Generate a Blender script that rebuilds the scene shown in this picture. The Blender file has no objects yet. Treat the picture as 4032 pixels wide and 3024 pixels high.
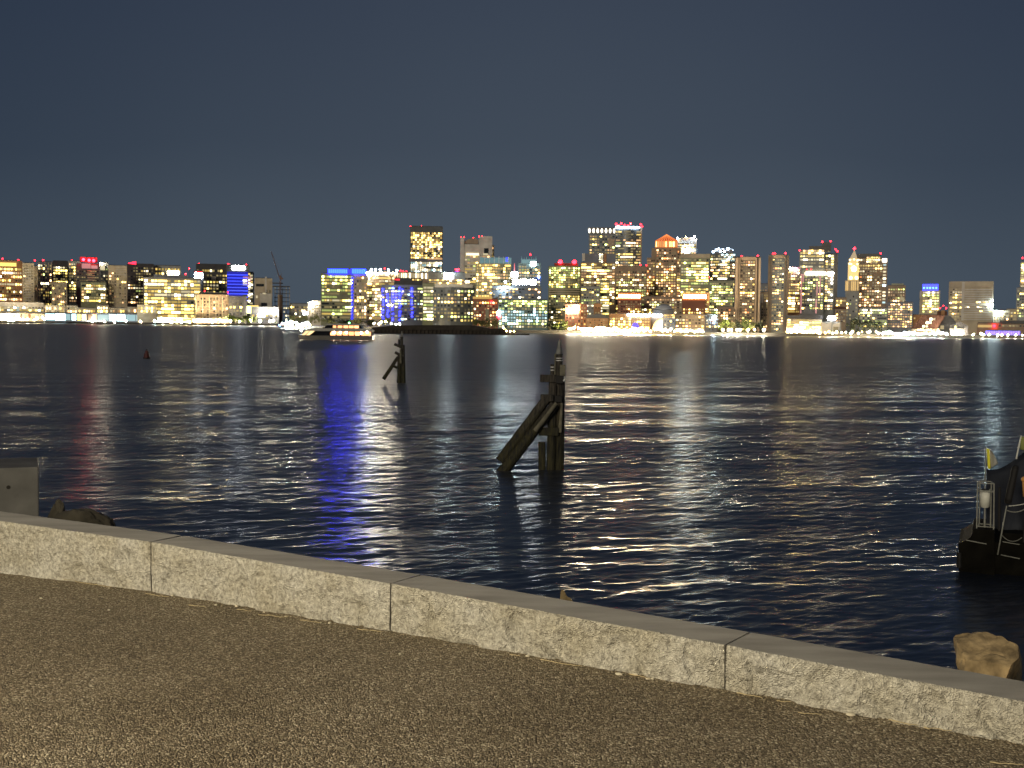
import bpy, bmesh, math, random
import numpy as np
from mathutils import Vector, Matrix, noise

sc = bpy.context.scene
col = sc.collection
rnd = random.Random(7)

# ------------------------------------------------------------------ camera
F_PX, CX, CY = 4500.0, 2016.0, 1512.0          # focal length and centre in photo pixels (4032 x 3024)
CAM = Vector((0, 0, 6.0))                      # eye, metres above the water
PITCH = math.atan(232 / F_PX)
ROLL = 0.011
Fw = Vector((0, math.cos(PITCH), -math.sin(PITCH)))
R0 = Vector((1, 0, 0)); U0 = R0.cross(Fw)
Rt = R0 * math.cos(ROLL) + U0 * math.sin(ROLL)
Up = U0 * math.cos(ROLL) - R0 * math.sin(ROLL)
cd = bpy.data.cameras.new('camera'); cam = bpy.data.objects.new('camera', cd); col.objects.link(cam)
M = Matrix(((Rt.x, Up.x, -Fw.x, CAM.x), (Rt.y, Up.y, -Fw.y, CAM.y), (Rt.z, Up.z, -Fw.z, CAM.z), (0, 0, 0, 1)))
cam.matrix_world = M
cd.sensor_width = 36; cd.lens = 36 * F_PX / 4032
cd.clip_start = 0.1; cd.clip_end = 20000
cd.dof.use_dof = True; cd.dof.focus_distance = 6.5; cd.dof.aperture_fstop = 10
sc.camera = cam

# ------------------------------------------------------------------ sky: night with the city's skyglow, strongest near the horizon
w = bpy.data.worlds.new('World'); sc.world = w; w.use_nodes = True
nt = w.node_tree; nt.nodes.clear()
out = nt.nodes.new('ShaderNodeOutputWorld'); bg = nt.nodes.new('ShaderNodeBackground')
sky = nt.nodes.new('ShaderNodeTexSky'); sky.sky_type = 'NISHITA'; sky.sun_disc = False
sky.sun_elevation = math.radians(-6); sky.sun_rotation = math.radians(200)
tc = nt.nodes.new('ShaderNodeTexCoord'); sep = nt.nodes.new('ShaderNodeSeparateXYZ')
rp = nt.nodes.new('ShaderNodeValToRGB')
nz = nt.nodes.new('ShaderNodeTexNoise'); nz.inputs['Scale'].default_value = 2.2; nz.inputs['Detail'].default_value = 3
ma = nt.nodes.new('ShaderNodeMath'); ma.operation = 'MULTIPLY_ADD'; ma.inputs[1].default_value = 0.14
e = rp.color_ramp.elements
e[0].position = 0.0; e[0].color = (.041, .059, .083, 1)
e[1].position = 1.0; e[1].color = (.026, .038, .070, 1)
for p, c in ((.04, (.041, .059, .083, 1)), (.14, (.024, .038, .062, 1)), (.30, (.016, .027, .053, 1))):
    k = e.new(p); k.color = c
mixs = nt.nodes.new('ShaderNodeMix'); mixs.data_type = 'RGBA'; mixs.blend_type = 'ADD'; mixs.inputs[0].default_value = 0.05
L = nt.links.new
L(tc.outputs['Generated'], sep.inputs[0]); L(tc.outputs['Generated'], nz.inputs['Vector'])
sub = nt.nodes.new('ShaderNodeMath'); sub.operation = 'SUBTRACT'; sub.inputs[1].default_value = 0.5
L(nz.outputs['Fac'], sub.inputs[0]); L(sub.outputs[0], ma.inputs[0]); L(sep.outputs['Z'], ma.inputs[2])
L(ma.outputs[0], rp.inputs[0]); L(rp.outputs[0], mixs.inputs[6]); L(sky.outputs[0], mixs.inputs[7])
cdir = nt.nodes.new('ShaderNodeVectorMath'); cdir.operation = 'DOT_PRODUCT'; cdir.inputs[1].default_value = Vector((.05, 1, .06)).normalized()
cp_ = nt.nodes.new('ShaderNodeMath'); cp_.operation = 'MAXIMUM'; cp_.inputs[1].default_value = 0.0
cq_ = nt.nodes.new('ShaderNodeMath'); cq_.operation = 'POWER'; cq_.inputs[1].default_value = 9.0
gl_ = nt.nodes.new('ShaderNodeMix'); gl_.data_type = 'RGBA'; gl_.blend_type = 'ADD'; gl_.inputs[7].default_value = (.029, .033, .037, 1)
L(tc.outputs['Generated'], cdir.inputs[0]); L(cdir.outputs['Value'], cp_.inputs[0]); L(cp_.outputs[0], cq_.inputs[0]); L(cq_.outputs[0], gl_.inputs[0]); L(mixs.outputs[2], gl_.inputs[6])
L(gl_.outputs[2], bg.inputs[0]); bg.inputs[1].default_value = 1.0
L(bg.outputs[0], out.inputs[0])

# fill light: a weak, soft sun added behind the viewer to lift the facades
sd = bpy.data.lights.new('facade_fill', 'SUN'); sd.energy = 1.45; sd.angle = math.radians(15); sd.color = (1, .88, .68)
sun = bpy.data.objects.new('facade_fill', sd); col.objects.link(sun)
sun.rotation_euler = Vector((0.35, 0.9, -0.22)).to_track_quat('-Z', 'Y').to_euler()

sc.view_settings.view_transform = 'Standard'; sc.view_settings.look = 'None'
sc.view_settings.exposure = 0.0; sc.view_settings.gamma = 1.0; sc.view_settings.use_curve_mapping = False
sc.render.engine = 'CYCLES'
cy = sc.cycles
cy.use_denoising = True
try: cy.denoiser = 'OPENIMAGEDENOISE'
except Exception: pass
cy.max_bounces = 6; cy.diffuse_bounces = 2; cy.glossy_bounces = 4; cy.transmission_bounces = 2
cy.sample_clamp_indirect = 0.0; cy.sample_clamp_direct = 0.0; cy.caustics_reflective = False; cy.caustics_refractive = False
cy.use_light_tree = True

# ------------------------------------------------------------------ helpers
def ray(px, py): return Fw + Rt * ((px - CX) / F_PX) + Up * ((CY - py) / F_PX)
def at(px, py, Y):                              # the point at world depth Y seen at that photo pixel
    d = ray(px, py); return CAM + d * (Y / d.y)
def onz(px, py, z):
    d = ray(px, py); return CAM + d * ((z - CAM.z) / d.z)
def horizon(px): return 1280 + (px - CX) * math.tan(ROLL)

class MB:
    def __init__(s): s.v = []; s.f = []
    def poly(s, pts, faces):
        b = len(s.v); s.v += [tuple(p) for p in pts]; s.f += [tuple(i + b for i in f) for f in faces]; return s
    def box(s, x0, x1, y0, y1, z0, z1):
        p = [(x, y, z) for z in (z0, z1) for y in (y0, y1) for x in (x0, x1)]
        return s.poly(p, [(0, 2, 3, 1), (4, 5, 7, 6), (0, 1, 5, 4), (2, 6, 7, 3), (0, 4, 6, 2), (1, 3, 7, 5)])
    def prism(s, xz, y0, y1):                   # outline in x,z (counter-clockwise seen from -y) extruded along y
        n = len(xz); p = [(x, y0, z) for x, z in xz] + [(x, y1, z) for x, z in xz]
        return s.poly(p, [tuple(range(n)), tuple(range(2 * n - 1, n - 1, -1))] + [(i, i + n, (i + 1) % n + n, (i + 1) % n) for i in range(n)])
    def tube(s, a, b, r0, r1=None, n=10, rag=0.0, seed=0):
        a = Vector(a); b = Vector(b); r1 = r0 if r1 is None else r1
        d = (b - a).normalized(); u = d.orthogonal().normalized(); v = d.cross(u)
        rr = random.Random(seed); seg = 1 if not rag else 9; P = []
        ph = [1 + rr.uniform(-rag, rag) for _ in range(n)]
        for k in range(seg + 1):
            t = k / seg; c = a.lerp(b, t); r = r0 + (r1 - r0) * t
            for i in range(n):
                q = r * (ph[i] + (rr.uniform(-rag, rag) * .5 if rag else 0)); an = 2 * math.pi * i / n
                P.append(c + (u * math.cos(an) + v * math.sin(an)) * q)
        Fc = [tuple(range(n - 1, -1, -1)), tuple(range(seg * n, seg * n + n))]
        for k in range(seg):
            for i in range(n):
                Fc.append((k * n + i, k * n + (i + 1) % n, (k + 1) * n + (i + 1) % n, (k + 1) * n + i))
        return s.poly(P, Fc)
    def path(s, pts, r, n=6):
        for a, b in zip(pts, pts[1:]): s.tube(a, b, r, r, n)
        return s
    def ball(s, c, r, n=8, m=5, sz=1.0):
        P = [(c[0], c[1], c[2] + r * sz)]; Fc = []
        for j in range(1, m):
            t = math.pi * j / m
            for i in range(n):
                a = 2 * math.pi * i / n
                P.append((c[0] + r * math.sin(t) * math.cos(a), c[1] + r * math.sin(t) * math.sin(a), c[2] + r * sz * math.cos(t)))
        P.append((c[0], c[1], c[2] - r * sz)); last = len(P) - 1
        for i in range(n): Fc.append((0, 1 + i, 1 + (i + 1) % n))
        for j in range(m - 2):
            for i in range(n): Fc.append((1 + j * n + i, 1 + (j + 1) * n + i, 1 + (j + 1) * n + (i + 1) % n, 1 + j * n + (i + 1) % n))
        for i in range(n): Fc.append((last, 1 + (m - 2) * n + (i + 1) % n, 1 + (m - 2) * n + i))
        return s.poly(P, Fc)
    def mesh(s, name, mat, smooth=False):
        me = bpy.data.meshes.new(name); me.from_pydata(s.v, [], s.f); me.update()
        if mat: me.materials.append(mat)
        if smooth: me.polygons.foreach_set('use_smooth', [True] * len(me.polygons))
        return me
    def build(s, name, mat, parent=None, smooth=False, loc=None):
        o = bpy.data.objects.new(name, s.mesh(name, mat, smooth)); col.objects.link(o)
        if parent: o.parent = parent
        if loc is not None: o.location = loc
        return o

def inst(name, me, parent=None, loc=(0, 0, 0), scale=(1, 1, 1), rot=None):
    o = bpy.data.objects.new(name, me); col.objects.link(o)
    if parent: o.parent = parent
    o.location = loc; o.scale = scale
    if rot: o.rotation_euler = rot
    return o
def empty(name, loc=(0, 0, 0), rz=0.0):
    o = bpy.data.objects.new(name, None); col.objects.link(o); o.location = loc; o.rotation_euler = (0, 0, rz); o.empty_display_size = .5; return o
def tag(o, label=None, cat=None, group=None, kind=None):
    if label: o['label'] = label
    if cat: o['category'] = cat
    if group: o['group'] = group
    if kind: o['kind'] = kind
    return o

# ------------------------------------------------------------------ materials
MT = {}
def newmat(name):
    m = bpy.data.materials.new(name); m.use_nodes = True; n = m.node_tree; b = n.nodes['Principled BSDF']; MT[name] = m
    return m, n, b
def mat(name, c, rough=.7, metal=0.0, var=.25, scale=.6, bump=0.0, spec=.3):
    """a plain surface whose colour wanders a little"""
    m, n, b = newmat(name)
    t = n.nodes.new('ShaderNodeTexCoord'); z = n.nodes.new('ShaderNodeTexNoise'); r = n.nodes.new('ShaderNodeValToRGB')
    z.inputs['Scale'].default_value = scale; z.inputs['Detail'].default_value = 5
    r.color_ramp.elements[0].position = .3; r.color_ramp.elements[1].position = .7
    r.color_ramp.elements[0].color = tuple(x * (1 - var) for x in c) + (1,)
    r.color_ramp.elements[1].color = tuple(min(1, x * (1 + var)) for x in c) + (1,)
    n.links.new(t.outputs['Object'], z.inputs['Vector']); n.links.new(z.outputs['Fac'], r.inputs[0]); n.links.new(r.outputs[0], b.inputs['Base Color'])
    b.inputs['Roughness'].default_value = rough; b.inputs['Metallic'].default_value = metal; b.inputs['Specular IOR Level'].default_value = spec
    if bump:
        bu = n.nodes.new('ShaderNodeBump'); bu.inputs['Strength'].default_value = bump; bu.inputs['Distance'].default_value = .02
        n.links.new(z.outputs['Fac'], bu.inputs['Height']); n.links.new(bu.outputs[0], b.inputs['Normal'])
    return m
def glow(name, c, s, lo=.35, hi=1.65, sample=False):
    """something that gives off light; brightness differs from object to object"""
    m, n, b = newmat(name)
    b.inputs['Base Color'].default_value = (.03, .03, .03, 1); b.inputs['Roughness'].default_value = .3
    b.inputs['Emission Color'].default_value = tuple(c) + (1,)
    if sample or lo == hi:
        b.inputs['Emission Strength'].default_value = s * (lo + hi) / 2; m.cycles.emission_sampling = 'FRONT' if sample else 'NONE'; return m
    i = n.nodes.new('ShaderNodeObjectInfo'); a = n.nodes.new('ShaderNodeMath'); a.operation = 'MULTIPLY_ADD'
    a.inputs[1].default_value = (hi - lo) * s; a.inputs[2].default_value = lo * s
    pw = n.nodes.new('ShaderNodeMath'); pw.operation = 'POWER'; pw.inputs[1].default_value = 4.0 if hi > 2 else 1.3
    n.links.new(i.outputs['Random'], pw.inputs[0]); n.links.new(pw.outputs[0], a.inputs[0]); n.links.new(a.outputs[0], b.inputs['Emission Strength'])
    m.cycles.emission_sampling = 'NONE'
    return m

# ------------------------------------------------------------------ water
def water_material():
    m, n, b = newmat('harbour water')
    b.inputs['Base Color'].default_value = (.004, .008, .016, 1)
    b.inputs['IOR'].default_value = 2.4; b.inputs['Anisotropic'].default_value = .62
    at_ = n.nodes.new('ShaderNodeAttribute'); at_.attribute_name = 'unresolved'      # share of the wave slopes the mesh no longer carries far out: there they become roughness
    rm = n.nodes.new('ShaderNodeMapRange'); rm.inputs[3].default_value = .285; rm.inputs[4].default_value = .41; n.links.new(at_.outputs['Fac'], rm.inputs[0]); n.links.new(rm.outputs[0], b.inputs['Roughness'])
    km = n.nodes.new('ShaderNodeMapRange'); km.inputs[3].default_value = 1.0; km.inputs[4].default_value = .75; n.links.new(at_.outputs['Fac'], km.inputs[0])
    tg = n.nodes.new('ShaderNodeCombineXYZ'); tg.inputs[0].default_value = -.12; tg.inputs[1].default_value = 1.0; n.links.new(tg.outputs[0], b.inputs['Tangent'])
    g = n.nodes.new('ShaderNodeNewGeometry'); Lk = n.links.new
    acc = None
    for sx, sy, k, dt in ((1.7, 6.2, .46, 2.0), (.45, 1.7, .30, 2.0), (.05, .22, .10, 3.0)):
        mp = n.nodes.new('ShaderNodeMapping'); mp.vector_type = 'TEXTURE'; mp.inputs['Scale'].default_value = (1 / sx, 1 / sy, 1); mp.inputs['Rotation'].default_value = (0, 0, .34)
        z = n.nodes.new('ShaderNodeTexNoise'); z.inputs['Scale'].default_value = 1.0; z.inputs['Detail'].default_value = dt; z.inputs['Roughness'].default_value = .55
        s1 = n.nodes.new('ShaderNodeVectorMath'); s1.operation = 'SUBTRACT'; s1.inputs[1].default_value = (.5, .5, .5)
        s2 = n.nodes.new('ShaderNodeVectorMath'); s2.operation = 'MULTIPLY'; s2.inputs[1].default_value = (k * .55, k, 0)
        Lk(g.outputs['Position'], mp.inputs['Vector']); Lk(mp.outputs[0], z.inputs['Vector']); Lk(z.outputs['Color'], s1.inputs[0]); Lk(s1.outputs[0], s2.inputs[0])
        if acc is None: acc = s2
        else:
            a = n.nodes.new('ShaderNodeVectorMath'); a.operation = 'ADD'; Lk(acc.outputs[0], a.inputs[0]); Lk(s2.outputs[0], a.inputs[1]); acc = a
    # wind patches: ruffled and calmer water
    zp = n.nodes.new('ShaderNodeTexNoise'); zp.inputs['Scale'].default_value = .025; zp.inputs['Detail'].default_value = 3
    mr = n.nodes.new('ShaderNodeMapRange'); mr.inputs[1].default_value = .35; mr.inputs[2].default_value = .65; mr.inputs[3].default_value = .65; mr.inputs[4].default_value = 1.25
    mp = n.nodes.new('ShaderNodeMapping'); mp.inputs['Scale'].default_value = (.5, 1, 1)
    Lk(g.outputs['Position'], mp.inputs['Vector']); Lk(mp.outputs[0], zp.inputs['Vector']); Lk(zp.outputs['Fac'], mr.inputs[0])
    sc_ = n.nodes.new('ShaderNodeVectorMath'); sc_.operation = 'SCALE'; Lk(acc.outputs[0], sc_.inputs[0]); mk = n.nodes.new('ShaderNodeMath'); mk.operation = 'MULTIPLY'; Lk(mr.outputs[0], mk.inputs[0]); Lk(km.outputs[0], mk.inputs[1]); Lk(mk.outputs[0], sc_.inputs['Scale'])
    ad = n.nodes.new('ShaderNodeVectorMath'); ad.operation = 'ADD'; Lk(g.outputs['Normal'], ad.inputs[0]); Lk(sc_.outputs[0], ad.inputs[1])
    no = n.nodes.new('ShaderNodeVectorMath'); no.operation = 'NORMALIZE'; Lk(ad.outputs[0], no.inputs[0]); Lk(no.outputs[0], b.inputs['Normal'])
    return m

def build_water():
    rg = np.random.RandomState(11)
    HF = 6.0 * 1143
    pr = np.concatenate([np.arange(HF / 11.0, HF / 50.0, -0.52), np.arange(HF / 50.0, HF / 300.0, -0.30)])
    Y = HF / pr
    Y = np.concatenate([Y, [340, 400, 500, 700, 1000, 1500, 2500, 6000]])
    nr = len(Y); nc = 560
    ang = np.linspace(-math.radians(39), math.radians(39), nc)
    T = np.tan(ang)
    X = Y[:, None] * T[None, :]; YY = np.repeat(Y[:, None], nc, 1)
    dy = np.gradient(Y)[:, None]; dx = (Y * (T[nc // 2 + 1] - T[nc // 2]))[:, None]
    Z = np.zeros_like(X)
    N = 64
    lam = np.exp(rg.uniform(math.log(.17), math.log(2.4), N))
    th = math.radians(109) + rg.normal(0, math.radians(26), N)
    for i in range(N):
        kx, ky = math.cos(th[i]) * 2 * math.pi / lam[i], math.sin(th[i]) * 2 * math.pi / lam[i]
        sl = .080 * math.sqrt(2 / N) * (1.35 if lam[i] < 1.1 else .55)
        amp = sl * lam[i] / (2 * math.pi)
        res = np.maximum(np.abs(ky) * dy, np.abs(kx) * dx)       # phase step between grid points
        att = np.clip((2.2 - res) / 1.2, 0, 1)
        ph = kx * X + ky * YY + rg.uniform(0, 6.28)
        Z += amp * att * (np.sin(ph) + .22 * np.cos(2 * ph))
    for i in range(16):                              # long low swell and boat wash, still visible far out
        lm = math.exp(rg.uniform(math.log(3.5), math.log(16))); t_ = math.radians(103) + rg.normal(0, math.radians(15))
        kx, ky = math.cos(t_) * 2 * math.pi / lm, math.sin(t_) * 2 * math.pi / lm
        res = np.maximum(np.abs(ky) * dy, np.abs(kx) * dx); att = np.clip((2.6 - res) / 1.2, 0, 1)
        Z += .009 * math.sqrt(2 / 16) * lm / (2 * math.pi) * att * np.sin(kx * X + ky * YY + rg.uniform(0, 6.28))
    # gusts: patches where the waves are higher
    G = .8 + .35 * np.sin(X * .11 + 1.3 + .05 * YY) * np.sin(YY * .07 + .4) + .2 * np.sin(X * .31 - YY * .23)
    Z *= G
    co = np.stack([X, YY, Z], -1).reshape(-1, 3).astype(np.float32)
    a = (np.arange(nr - 1)[:, None] * nc + np.arange(nc - 1)[None, :]).ravel()
    q = np.stack([a, a + 1, a + nc + 1, a + nc], -1).astype(np.int32)
    me = bpy.data.meshes.new('water')
    me.vertices.add(len(co)); me.vertices.foreach_set('co', co.ravel())
    me.loops.add(q.size); me.loops.foreach_set('vertex_index', q.ravel())
    me.polygons.add(len(q)); me.polygons.foreach_set('loop_start', np.arange(0, q.size, 4, dtype=np.int32))
    me.update(calc_edges=True)
    me.polygons.foreach_set('use_smooth', np.ones(len(q), bool))
    me.materials.append(water_material())
    uu = np.clip((YY - 45) / 130, 0, 1); uu = uu * uu * (3 - 2 * uu)
    at = me.attributes.new('unresolved', 'FLOAT', 'POINT'); at.data.foreach_set('value', uu.ravel().astype(np.float32))
    o = bpy.data.objects.new('water', me); col.objects.link(o); tag(o, kind='structure')
build_water()

# ------------------------------------------------------------------ promenade: granite edge wall and pavement
TOPZ = 4.75
front = [onz(px, py, TOPZ) for px, py in ((0, 2051), (595, 2133), (1537, 2297), (2857, 2539), (4032, 2762))]
basepx = [(0, 2251), (595, 2333), (1537, 2483), (2857, 2713), (4032, 2932)]
BL = (front[2] - front[1]).length                 # one block
d0 = (front[1] - front[0]).normalized(); d4 = (front[4] - front[3]).normalized()
J = [front[1] - d0 * 2 * BL * .98, front[1] - d0 * BL, front[1], front[2], front[3], front[3] + d4 * BL, front[3] + d4 * BL * 2 + Vector((.02, -.06, 0))]
S_DIR = (front[3] - front[1]).normalized(); T_DIR = Vector((-S_DIR.y, S_DIR.x, 0))
ss, zz = [], []
for p, (px, py) in zip(front, basepx):
    d = ray(px, py); t = (p - CAM).to_2d().length / d.to_2d().length
    ss.append((p - front[1]).dot(S_DIR)); zz.append(CAM.z + d.z * t)
g1, g0 = np.polyfit(ss, zz, 1)
def gz(p): return g0 + g1 * max(-6.5, min(6.5, (Vector((p[0], p[1], TOPZ)) - front[1]).dot(S_DIR)))

def granite_material():
    m, n, b = newmat('rock-faced granite'); Lk = n.links.new
    g = n.nodes.new('ShaderNodeNewGeometry')
    z1 = n.nodes.new('ShaderNodeTexNoise'); z1.inputs['Scale'].default_value = 48; z1.inputs['Detail'].default_value = 5; z1.inputs['Roughness'].default_value = .7
    z2 = n.nodes.new('ShaderNodeTexNoise'); z2.inputs['Scale'].default_value = 5; z2.inputs['Detail'].default_value = 5
    z3 = n.nodes.new('ShaderNodeTexVoronoi'); z3.inputs['Scale'].default_value = 160
    r = n.nodes.new('ShaderNodeValToRGB'); r.color_ramp.elements[0].position = .33; r.color_ramp.elements[1].position = .66
    r.color_ramp.elements[0].color = (.28, .265, .23, 1); r.color_ramp.elements[1].color = (.74, .72, .64, 1)
    r2 = n.nodes.new('ShaderNodeValToRGB'); r2.color_ramp.elements[0].position = .3; r2.color_ramp.elements[1].position = .7
    r2.color_ramp.elements[0].color = (.80, .76, .66, 1); r2.color_ramp.elements[1].color = (1, .99, .96, 1)
    mx = n.nodes.new('ShaderNodeMix'); mx.data_type = 'RGBA'; mx.blend_type = 'MULTIPLY'; mx.inputs[0].default_value = 1
    for z in (z1, z2, z3): Lk(g.outputs['Position'], z.inputs['Vector'])
    Lk(z1.outputs['Fac'], r.inputs[0]); Lk(z2.outputs['Fac'], r2.inputs[0]); Lk(r.outputs[0], mx.inputs[6]); Lk(r2.outputs[0], mx.inputs[7])
    Lk(mx.outputs[2], b.inputs['Base Color']); b.inputs['Roughness'].default_value = .82; b.inputs['Specular IOR Level'].default_value = .25
    z4 = n.nodes.new('ShaderNodeTexNoise'); z4.inputs['Scale'].default_value = 15; z4.inputs['Detail'].default_value = 3; z4.inputs['Distortion'].default_value = 1.2; Lk(g.outputs['Position'], z4.inputs['Vector'])
    ae = n.nodes.new('ShaderNodeMath'); ae.operation = 'MULTIPLY_ADD'; ae.inputs[1].default_value = 1.8; Lk(z4.outputs['Fac'], ae.inputs[0]); Lk(z1.outputs['Fac'], ae.inputs[2])
    ad = n.nodes.new('ShaderNodeMath'); ad.operation = 'MULTIPLY_ADD'; ad.inputs[1].default_value = .5; Lk(z3.outputs['Distance'], ad.inputs[0]); Lk(ae.outputs[0], ad.inputs[2])
    bu = n.nodes.new('ShaderNodeBump'); bu.inputs['Strength'].default_value = 1.0; bu.inputs['Distance'].default_value = .022
    Lk(ad.outputs[0], bu.inputs['Height']); Lk(bu.outputs[0], b.inputs['Normal'])
    return m
def sawn_material():
    m, n, b = newmat('sawn granite'); Lk = n.links.new
    g = n.nodes.new('ShaderNodeNewGeometry')
    z1 = n.nodes.new('ShaderNodeTexNoise'); z1.inputs['Scale'].default_value = 220; z1.inputs['Detail'].default_value = 3
    mp = n.nodes.new('ShaderNodeMapping'); mp.inputs['Rotation'].default_value = (0, 0, .68); mp.inputs['Scale'].default_value = (2.2, 9, 1)
    z2 = n.nodes.new('ShaderNodeTexNoise'); z2.inputs['Scale'].default_value = 1; z2.inputs['Detail'].default_value = 4
    mxf = n.nodes.new('ShaderNodeMath'); mxf.operation = 'MULTIPLY_ADD'; mxf.inputs[1].default_value = .35
    r = n.nodes.new('ShaderNodeValToRGB'); r.color_ramp.elements[0].position = .45; r.color_ramp.elements[1].position = .85
    r.color_ramp.elements[0].color = (.22, .205, .175, 1); r.color_ramp.elements[1].color = (.35, .33, .285, 1)
    Lk(g.outputs['Position'], z1.inputs['Vector']); Lk(g.outputs['Position'], mp.inputs[0]); Lk(mp.outputs[0], z2.inputs['Vector'])
    Lk(z1.outputs['Fac'], mxf.inputs[0]); Lk(z2.outputs['Fac'], mxf.inputs[2]); Lk(mxf.outputs[0], r.inputs[0]); Lk(r.outputs[0], b.inputs['Base Color'])
    b.inputs['Roughness'].default_value = .75; b.inputs['Specular IOR Level'].default_value = .25
    bu = n.nodes.new('ShaderNodeBump'); bu.inputs['Strength'].default_value = .25; bu.inputs['Distance'].default_value = .003
    Lk(z1.outputs['Fac'], bu.inputs['Height']); Lk(bu.outputs[0], b.inputs['Normal'])
    return m
GR, SAWN = granite_material(), sawn_material()

def block_mesh(A, B, TH, seed):
    """one granite block: split front, sawn top with a slightly chipped arris"""
    L_ = (B - A).length; u = (B - A).normalized(); t = Vector((-u.y, u.x, 0)); g = .0035
    nu, nv = 250, 56; P = []; Fc = []; ma_ = []
    zb0 = min(gz(A), gz(B)) - .25
    off = Vector((seed * 13.7, seed * 5.1, 0))
    rr = random.Random(seed * 31); arcs = []
    for _ in range(15): arcs.append((rr.uniform(.05, L_ - .05), TOPZ - rr.uniform(.04, .42), math.radians(rr.choice((-38, -45, -30, -52, -80, 20)) + rr.uniform(-8, 8)), rr.uniform(.08, .24), rr.uniform(.020, .040), rr.uniform(.03, .07), rr.uniform(-.25, .25)))
    for j in range(nv + 1):
        fv = j / nv
        for i in range(nu + 1):
            fu = i / nu; x = g + (L_ - 2 * g) * fu; z = TOPZ - (TOPZ - zb0) * fv
            q = Vector((x, 0, z)) + off
            eg = min(1, fv / .10) * min(1, min(fu, 1 - fu) * L_ / .05)
            a = noise.fractal(q * 3.0, 1.0, 2.0, 4) * .018 + noise.fractal(q * 11 + Vector((7, 3, 1)), 1.0, 2.0, 3) * .012
            c = noise.noise(Vector((q.x * 4.2 + q.z * 3.0, q.z * 7 - q.x * 2.5, seed)))          # conchoidal chips
            chip = (.016 if c > .34 else max(0, c - .24) * .16)
            for ax, az, an, al, ad_, aw, cv in arcs:
                ex, ez = x - ax, z - az
                if ex * ex + ez * ez < .04:
                    ca = ex * math.cos(an) + ez * math.sin(an); cb = -ex * math.sin(an) + ez * math.cos(an) + cv * ca * ca * 8
                    if abs(ca) < al / 2 and 0 < cb < aw: chip += ad_ * (1 - cb / aw) * (1 - (2 * ca / al) ** 2)
            if j == 0: dd = abs(noise.noise(q * 14)) * .004
            else: dd = -a * (.25 + .75 * eg) + chip * eg - .006 * eg
            p = A + u * x + t * dd; P.append((p.x, p.y, z - (abs(noise.noise(q * 9)) * .0025 if j == 0 else 0)))
    for j in range(nv):
        for i in range(nu):
            k = j * (nu + 1) + i; Fc.append((k, k + nu + 1, k + nu + 2, k + 1)); ma_.append(0)
    b0 = len(P)
    for i in range(nu + 1):                       # back arris
        x = g + (L_ - 2 * g) * i / nu; p = A + u * x + t * (TH + noise.noise(Vector((x * 5, seed, 0))) * .004); P.append((p.x, p.y, TOPZ))
    b1 = len(P)
    for i in range(nu + 1):
        x = g + (L_ - 2 * g) * i / nu; p = A + u * x + t * TH; P.append((p.x, p.y, zb0))
    for i in range(nu):
        Fc.append((i, i + 1, b0 + i + 1, b0 + i)); ma_.append(1)
        Fc.append((b0 + i, b0 + i + 1, b1 + i + 1, b1 + i)); ma_.append(0)
    Fc.append(tuple([j * (nu + 1) for j in range(nv + 1)] + [b1, b0])); ma_.append(1)
    Fc.append(tuple([j * (nu + 1) + nu for j in range(nv, -1, -1)] + [b0 + nu, b1 + nu])); ma_.append(1)
    me = bpy.data.meshes.new('granite_block'); me.from_pydata(P, [], Fc); me.materials.append(GR); me.materials.append(SAWN)
    me.polygons.foreach_set('material_index', ma_)
    me.polygons.foreach_set('use_smooth', [m_ == 0 for m_ in ma_]); me.update()
    return me
wall = tag(empty('granite_wall', (front[2].x, front[2].y, 0)), 'low granite edge wall of long split-faced blocks running beside the pavement', 'wall')
for i in range(len(J) - 1):
    me = block_mesh(J[i], J[i + 1], .235, i + 1)
    me.transform(Matrix.Translation(-wall.location))
    o = inst('granite_block', me, wall)

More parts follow.
